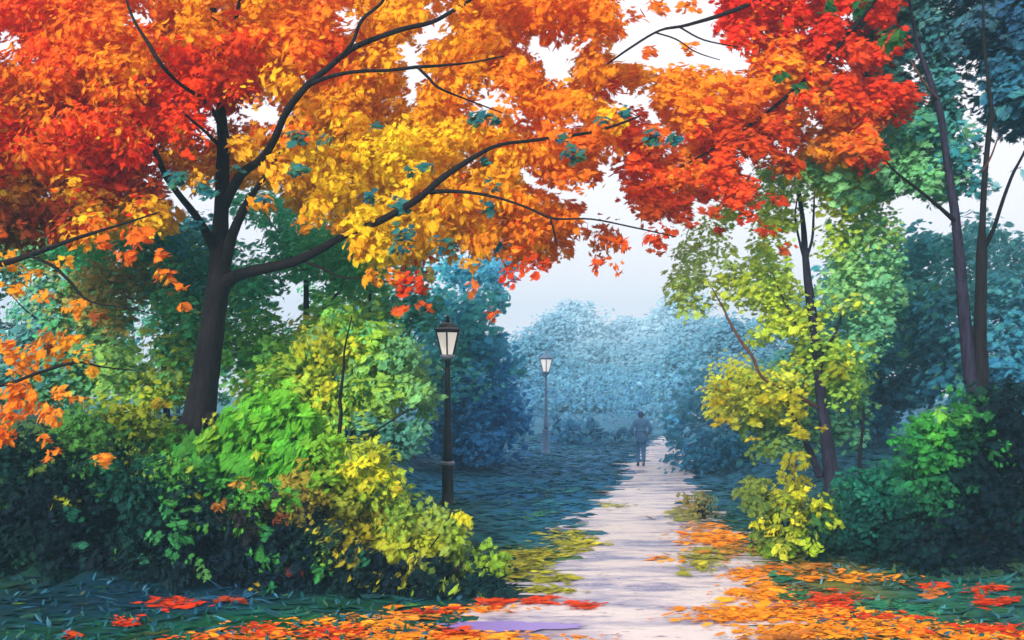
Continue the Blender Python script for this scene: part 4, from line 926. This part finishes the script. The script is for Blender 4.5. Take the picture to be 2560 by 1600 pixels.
# ------------------------------------------------------------------ lamps
def lamp(name, label, px, base_py, d, iron, group='lamp posts beside the path'):
    b = at(px, base_py, d)
    x, y = b.x, d
    gz = ground_z(x, y)
    t = empty(name, (x, y, gz))
    tag(t, label, 'street lamp', group)
    z = lambda v: gz + v
    q_ = 1.0 if iron is M_IRON else .78
    MB().lathe(x, y, [(.17, z(-.05)), (.17, z(.05)), (.15, z(.08)), (.125, z(.14)), (.118, z(.5)), (.122, z(.78)), (.13, z(.82))], 16).build('base', iron, t)
    MB().lathe(x, y, [(.12, z(.815)), (.142, z(.835)), (.142, z(.875)), (.12, z(.895))], 18).build('collar', M_RING if iron is M_IRON else iron, t)
    MB().lathe(x, y, [(.115 * q_, z(.89)), (.10 * q_, z(1.1)), (.082 * q_, z(1.6)), (.064 * q_, z(2.2)), (.054 * q_, z(2.75)), (.05 * q_, z(2.88)), (.075, z(2.9)), (.075, z(2.93)), (.05, z(2.95))], 16).build('post', iron, t)
    # lantern: bowl, six tapered panes between bars, domed cap
    MB().lathe(x, y, [(.05, z(2.94)), (.11, z(2.96)), (.145, z(3.0)), (.15, z(3.03)), (.14, z(3.045))], 12).build('lantern_base', M_RING if iron is M_IRON else iron, t)
    zb, zt, rb, rt = z(3.045), z(3.5), .135, .255
    mb = MB()
    for k in range(6):
        an = math.pi / 6 + k * math.pi / 3
        mb.tube([(x + rb * math.cos(an), y + rb * math.sin(an), zb), (x + rt * math.cos(an), y + rt * math.sin(an), zt)], [.016, .018], 6, True, 1)
        an2 = an + math.pi / 3
        mb.tube([(x + rt * math.cos(an), y + rt * math.sin(an), zt), (x + rt * math.cos(an2), y + rt * math.sin(an2), zt)], [.018, .018], 6, True, 1)
    mb.build('lantern_frame', iron, t)
    for k in range(6):
        a1 = math.pi / 6 + k * math.pi / 3 + .03; a2 = a1 + math.pi / 3 - .06
        ps = []
        for r1, zz in ((rb - .006, zb + .005), (rt - .008, zt - .01)):
            ps += [(x + r1 * math.cos(a1), y + r1 * math.sin(a1), zz), (x + r1 * math.cos(a2), y + r1 * math.sin(a2), zz)]
        for r1, zz in ((rb - .014, zb + .005), (rt - .016, zt - .01)):
            ps += [(x + r1 * math.cos(a1), y + r1 * math.sin(a1), zz), (x + r1 * math.cos(a2), y + r1 * math.sin(a2), zz)]
        mesh_obj('pane', ps, [(0, 1, 3, 2), (5, 4, 6, 7), (0, 2, 6, 4), (1, 5, 7, 3), (2, 3, 7, 6), (0, 4, 5, 1)], M_PANE, t, False)
    MB().lathe(x, y, [(.27, zt + .018), (.30, zt + .03), (.295, zt + .05), (.22, zt + .09), (.17, zt + .15), (.12, zt + .185), (.06, zt + .2)], 6, math.pi / 6).build('cap', iron, t, False)
    MB().lathe(x, y, [(.05, zt + .198), (.062, zt + .22), (.03, zt + .25), (.05, zt + .285), (.035, zt + .31), (.008, zt + .35)], 12).build('finial', iron, t)
    return t


lamp('street_lamp', 'near black lamp post with lantern rising from the green shrubs', 1119, 1265, 20.1, M_IRON)
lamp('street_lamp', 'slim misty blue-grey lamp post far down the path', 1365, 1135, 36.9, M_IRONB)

# ------------------------------------------------------------------ walker
def skin(name, verts, edges, radii, mat, parent, root=0, sub=2):
    me = bpy.data.meshes.new(name)
    me.from_pydata(verts, edges, [])
    o = bpy.data.objects.new(name, me)
    COL.objects.link(o)
    md = o.modifiers.new('skin', 'SKIN')
    sv = me.skin_vertices[0].data
    for i, r in enumerate(radii):
        sv[i].radius = r if isinstance(r, tuple) else (r, r)
        sv[i].use_root = (i == root)
    md.use_smooth_shade = True
    ss = o.modifiers.new('sub', 'SUBSURF'); ss.levels = sub; ss.render_levels = sub
    dg = bpy.context.evaluated_depsgraph_get()
    me2 = bpy.data.meshes.new_from_object(o.evaluated_get(dg))
    o.modifiers.clear()
    o.data = me2
    me2.materials.clear(); me2.materials.append(mat)
    me2.polygons.foreach_set('use_smooth', [True] * len(me2.polygons))
    o.parent = parent
    return o


M_COAT = plain_mat('hazed_coat_cloth', lin((100, 150, 192)), lin((112, 162, 204)), 9, 0.85, .1, .2)  # walker's clothes: mist fade put into the colour, pale and blue
M_TROU = plain_mat('hazed_trouser_cloth', lin((92, 140, 184)), lin((104, 152, 196)), 9, 0.85, .1, .2)
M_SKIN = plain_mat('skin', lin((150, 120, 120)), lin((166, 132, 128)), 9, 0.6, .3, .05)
M_HAIR = plain_mat('hazed_hair', lin((80, 106, 138)), lin((92, 118, 150)), 20, 0.7, .2, .3, (3, 3, 1))  # hair and shoes paled toward the mist by colour
wp = at(1602, 1165, 30.9)
wk = empty('person', (wp.x, 30.9, ground_z(wp.x, 30.9) + .006))
tag(wk, 'walker in a coat hazed to blue-grey on the path, seen from behind, hands in pockets', 'person')
# local frame: +y away from the viewer (walking direction)
V = [(0, 0, .93), (0, 0, 1.08), (0, .0, 1.24), (0, -.01, 1.40), (0, .005, 1.47), (0, .015, 1.53), (0, .02, 1.61), (0, .015, 1.68),   # 0-7 pelvis..head top
     (-.17, -.005, 1.39), (-.31, -.06, 1.15), (-.235, .06, .98), (-.19, .10, .93),     # 8-11 left arm to pocket
     (.17, -.005, 1.39), (.32, -.06, 1.15), (.24, .06, .98), (.19, .10, .93),     # 12-15
     (-.09, 0, .88), (-.085, .09, .50), (-.075, .05, .09), (-.075, .10, .035), (-.078, .20, .03),   # 16-20 left leg (forward step)
     (.09, 0, .88), (.08, -.02, .49), (.065, -.17, .11), (.065, -.14, .045), (.07, -.05, .03),      # 21-25
     (0, .105, 1.605), (-.085, .015, 1.61), (.085, .015, 1.61)]                      # nose, ears
E = [(0, 1), (1, 2), (2, 3), (3, 4), (4, 5), (5, 6), (6, 7), (3, 8), (8, 9), (9, 10), (10, 11), (3, 12), (12, 13), (13, 14), (14, 15), (0, 16), (16, 17), (17, 18), (18, 19), (19, 20), (0, 21), (21, 22), (22, 23), (23, 24), (24, 25), (6, 26), (6, 27), (6, 28)]
R = [(.14, .10), (.125, .09), (.14, .10), (.12, .085), .055, .06, (.075, .09), (.05, .06), .065, .05, .042, .04, .065, .05, .042, .04, .085, .06, .042, .038, .03, .085, .06, .042, .038, .03, .018, .018, .018]
skin('body', V, E, R, M_SKIN, wk)
# coat: one shell over torso, sleeves and hips
CV = [V[0], V[1], V[2], V[3], (0, .003, 1.475), V[8], V[9], (-.25, .045, 1.0), V[12], V[13], (.255, .045, 1.0), (0, 0, .80)]
CE = [(0, 1), (1, 2), (2, 3), (3, 4), (3, 5), (5, 6), (6, 7), (3, 8), (8, 9), (9, 10), (0, 11)]
CR = [(.19, .14), (.16, .125), (.18, .135), (.16, .115), .075, .085, .07, .062, .085, .07, .062, (.19, .145)]
skin('coat', CV, CE, CR, M_COAT, wk)
TV = [(0, 0, .90), V[16], V[17], (-.075, .055, .10), V[21], V[22], (.065, -.165, .13)]
TE = [(0, 1), (1, 2), (2, 3), (0, 4), (4, 5), (5, 6)]
skin('trousers', TV, TE, [(.15, .11), .10, .076, .062, .10, .076, .062], M_TROU, wk)
for s in (18, 23):
    a0, a1, a2 = V[s], V[s + 1], V[s + 2]
    skin('shoe', [a0, a1, a2], [(0, 1), (1, 2)], [.05, .05, .042], M_HAIR, wk)
skin('hair', [(0, -.005, 1.50), (0, -.015, 1.58), (0, -.005, 1.655), (0, .02, 1.69)], [(0, 1), (1, 2), (2, 3)], [(.085, .06), (.10, .085), (.095, .095), (.06, .07)], M_HAIR, wk)

# ------------------------------------------------------------------ air
HAZE = 0.0031
m, nt, out = new_mat('blue_mist')
pvn = N(nt, 'ShaderNodeVolumePrincipled')
pvn.inputs['Color'].default_value = (0.26, 0.49, 0.64, 1)
pvn.inputs['Density'].default_value = HAZE
pvn.inputs['Anisotropy'].default_value = 0.0
nt.links.new(pvn.outputs[0], out.inputs['Volume'])
x0, x1, y0, y1, z0, z1 = -190, 190, -70, 275, -1.2, 27
hz = mesh_obj('haze', [(x0, y0, z0), (x1, y0, z0), (x1, y1, z0), (x0, y1, z0), (x0, y0, z1), (x1, y0, z1), (x1, y1, z1), (x0, y1, z1)], [(0, 3, 2, 1), (4, 5, 6, 7), (0, 1, 5, 4), (1, 2, 6, 5), (2, 3, 7, 6), (3, 0, 4, 7)], m, None, False)
tag(hz, 'blue morning mist filling the park', 'mist', None, 'stuff')

# ------------------------------------------------------------------ light
SUN_EL, SUN_AZ = math.radians(19), math.radians(204)      # azimuth clockwise from +Y: behind and a little left of the viewer
w = bpy.data.worlds.new('World'); S.world = w; w.use_nodes = True
nt = w.node_tree; nt.nodes.clear(); L = nt.links.new
out = N(nt, 'ShaderNodeOutputWorld')
sky = N(nt, 'ShaderNodeTexSky', sky_type='NISHITA'); sky.sun_disc = False
sky.sun_elevation = SUN_EL; sky.sun_rotation = SUN_AZ; sky.air_density = 1; sky.dust_density = 2
b1 = N(nt, 'ShaderNodeBackground'); b1.inputs[1].default_value = 0.1; L(sky.outputs[0], b1.inputs[0])
tc = N(nt, 'ShaderNodeTexCoord')
no = N(nt, 'ShaderNodeTexNoise'); no.inputs['Scale'].default_value = 3; no.inputs['Detail'].default_value = 6; L(tc.outputs['Generated'], no.inputs['Vector'])
b2 = N(nt, 'ShaderNodeBackground'); b2.inputs[1].default_value = 0.92
L(mixc(nt, (0.96, 0.87, 0.85), (0.86, 0.81, 0.88), maprange(nt, no.outputs['Fac'], .35, .65, 0, 1)), b2.inputs[0])
mx = N(nt, 'ShaderNodeMixShader'); L(maprange(nt, no.outputs['Fac'], .3, .6, .82, .96), mx.inputs[0])
L(b1.outputs[0], mx.inputs[1]); L(b2.outputs[0], mx.inputs[2]); L(mx.outputs[0], out.inputs[0])

sl = bpy.data.lights.new('sun', 'SUN'); sl.energy = 4.2; sl.angle = math.radians(10); sl.color = (1, .95, .88)
so = bpy.data.objects.new('sun', sl); COL.objects.link(so)
dirv = Vector((math.sin(SUN_AZ) * math.cos(SUN_EL), math.cos(SUN_AZ) * math.cos(SUN_EL), math.sin(SUN_EL)))
so.rotation_euler = (-dirv).to_track_quat('-Z', 'Y').to_euler()
so.location = (0, -5, 14)

# ------------------------------------------------------------------ camera
cam = bpy.data.cameras.new('camera'); cam.lens = 35; cam.sensor_width = 36
cam.shift_y = (HZ - 800) / 2560
cam.clip_end = 2000
co = bpy.data.objects.new('camera', cam); COL.objects.link(co)
co.location = (0, 0, EYE); co.rotation_euler = (math.pi / 2, 0, 0)
S.camera = co

S.render.engine = 'CYCLES'
S.cycles.use_denoising = True
S.cycles.max_bounces = 8; S.cycles.diffuse_bounces = 5; S.cycles.transmission_bounces = 6; S.cycles.volume_bounces = 1; S.cycles.transparent_max_bounces = 16; S.cycles.use_adaptive_sampling = True; S.cycles.adaptive_threshold = 0.03
S.view_settings.view_transform = 'Standard'; S.view_settings.look = 'None'
S.view_settings.exposure = 0.7; S.view_settings.gamma = 1
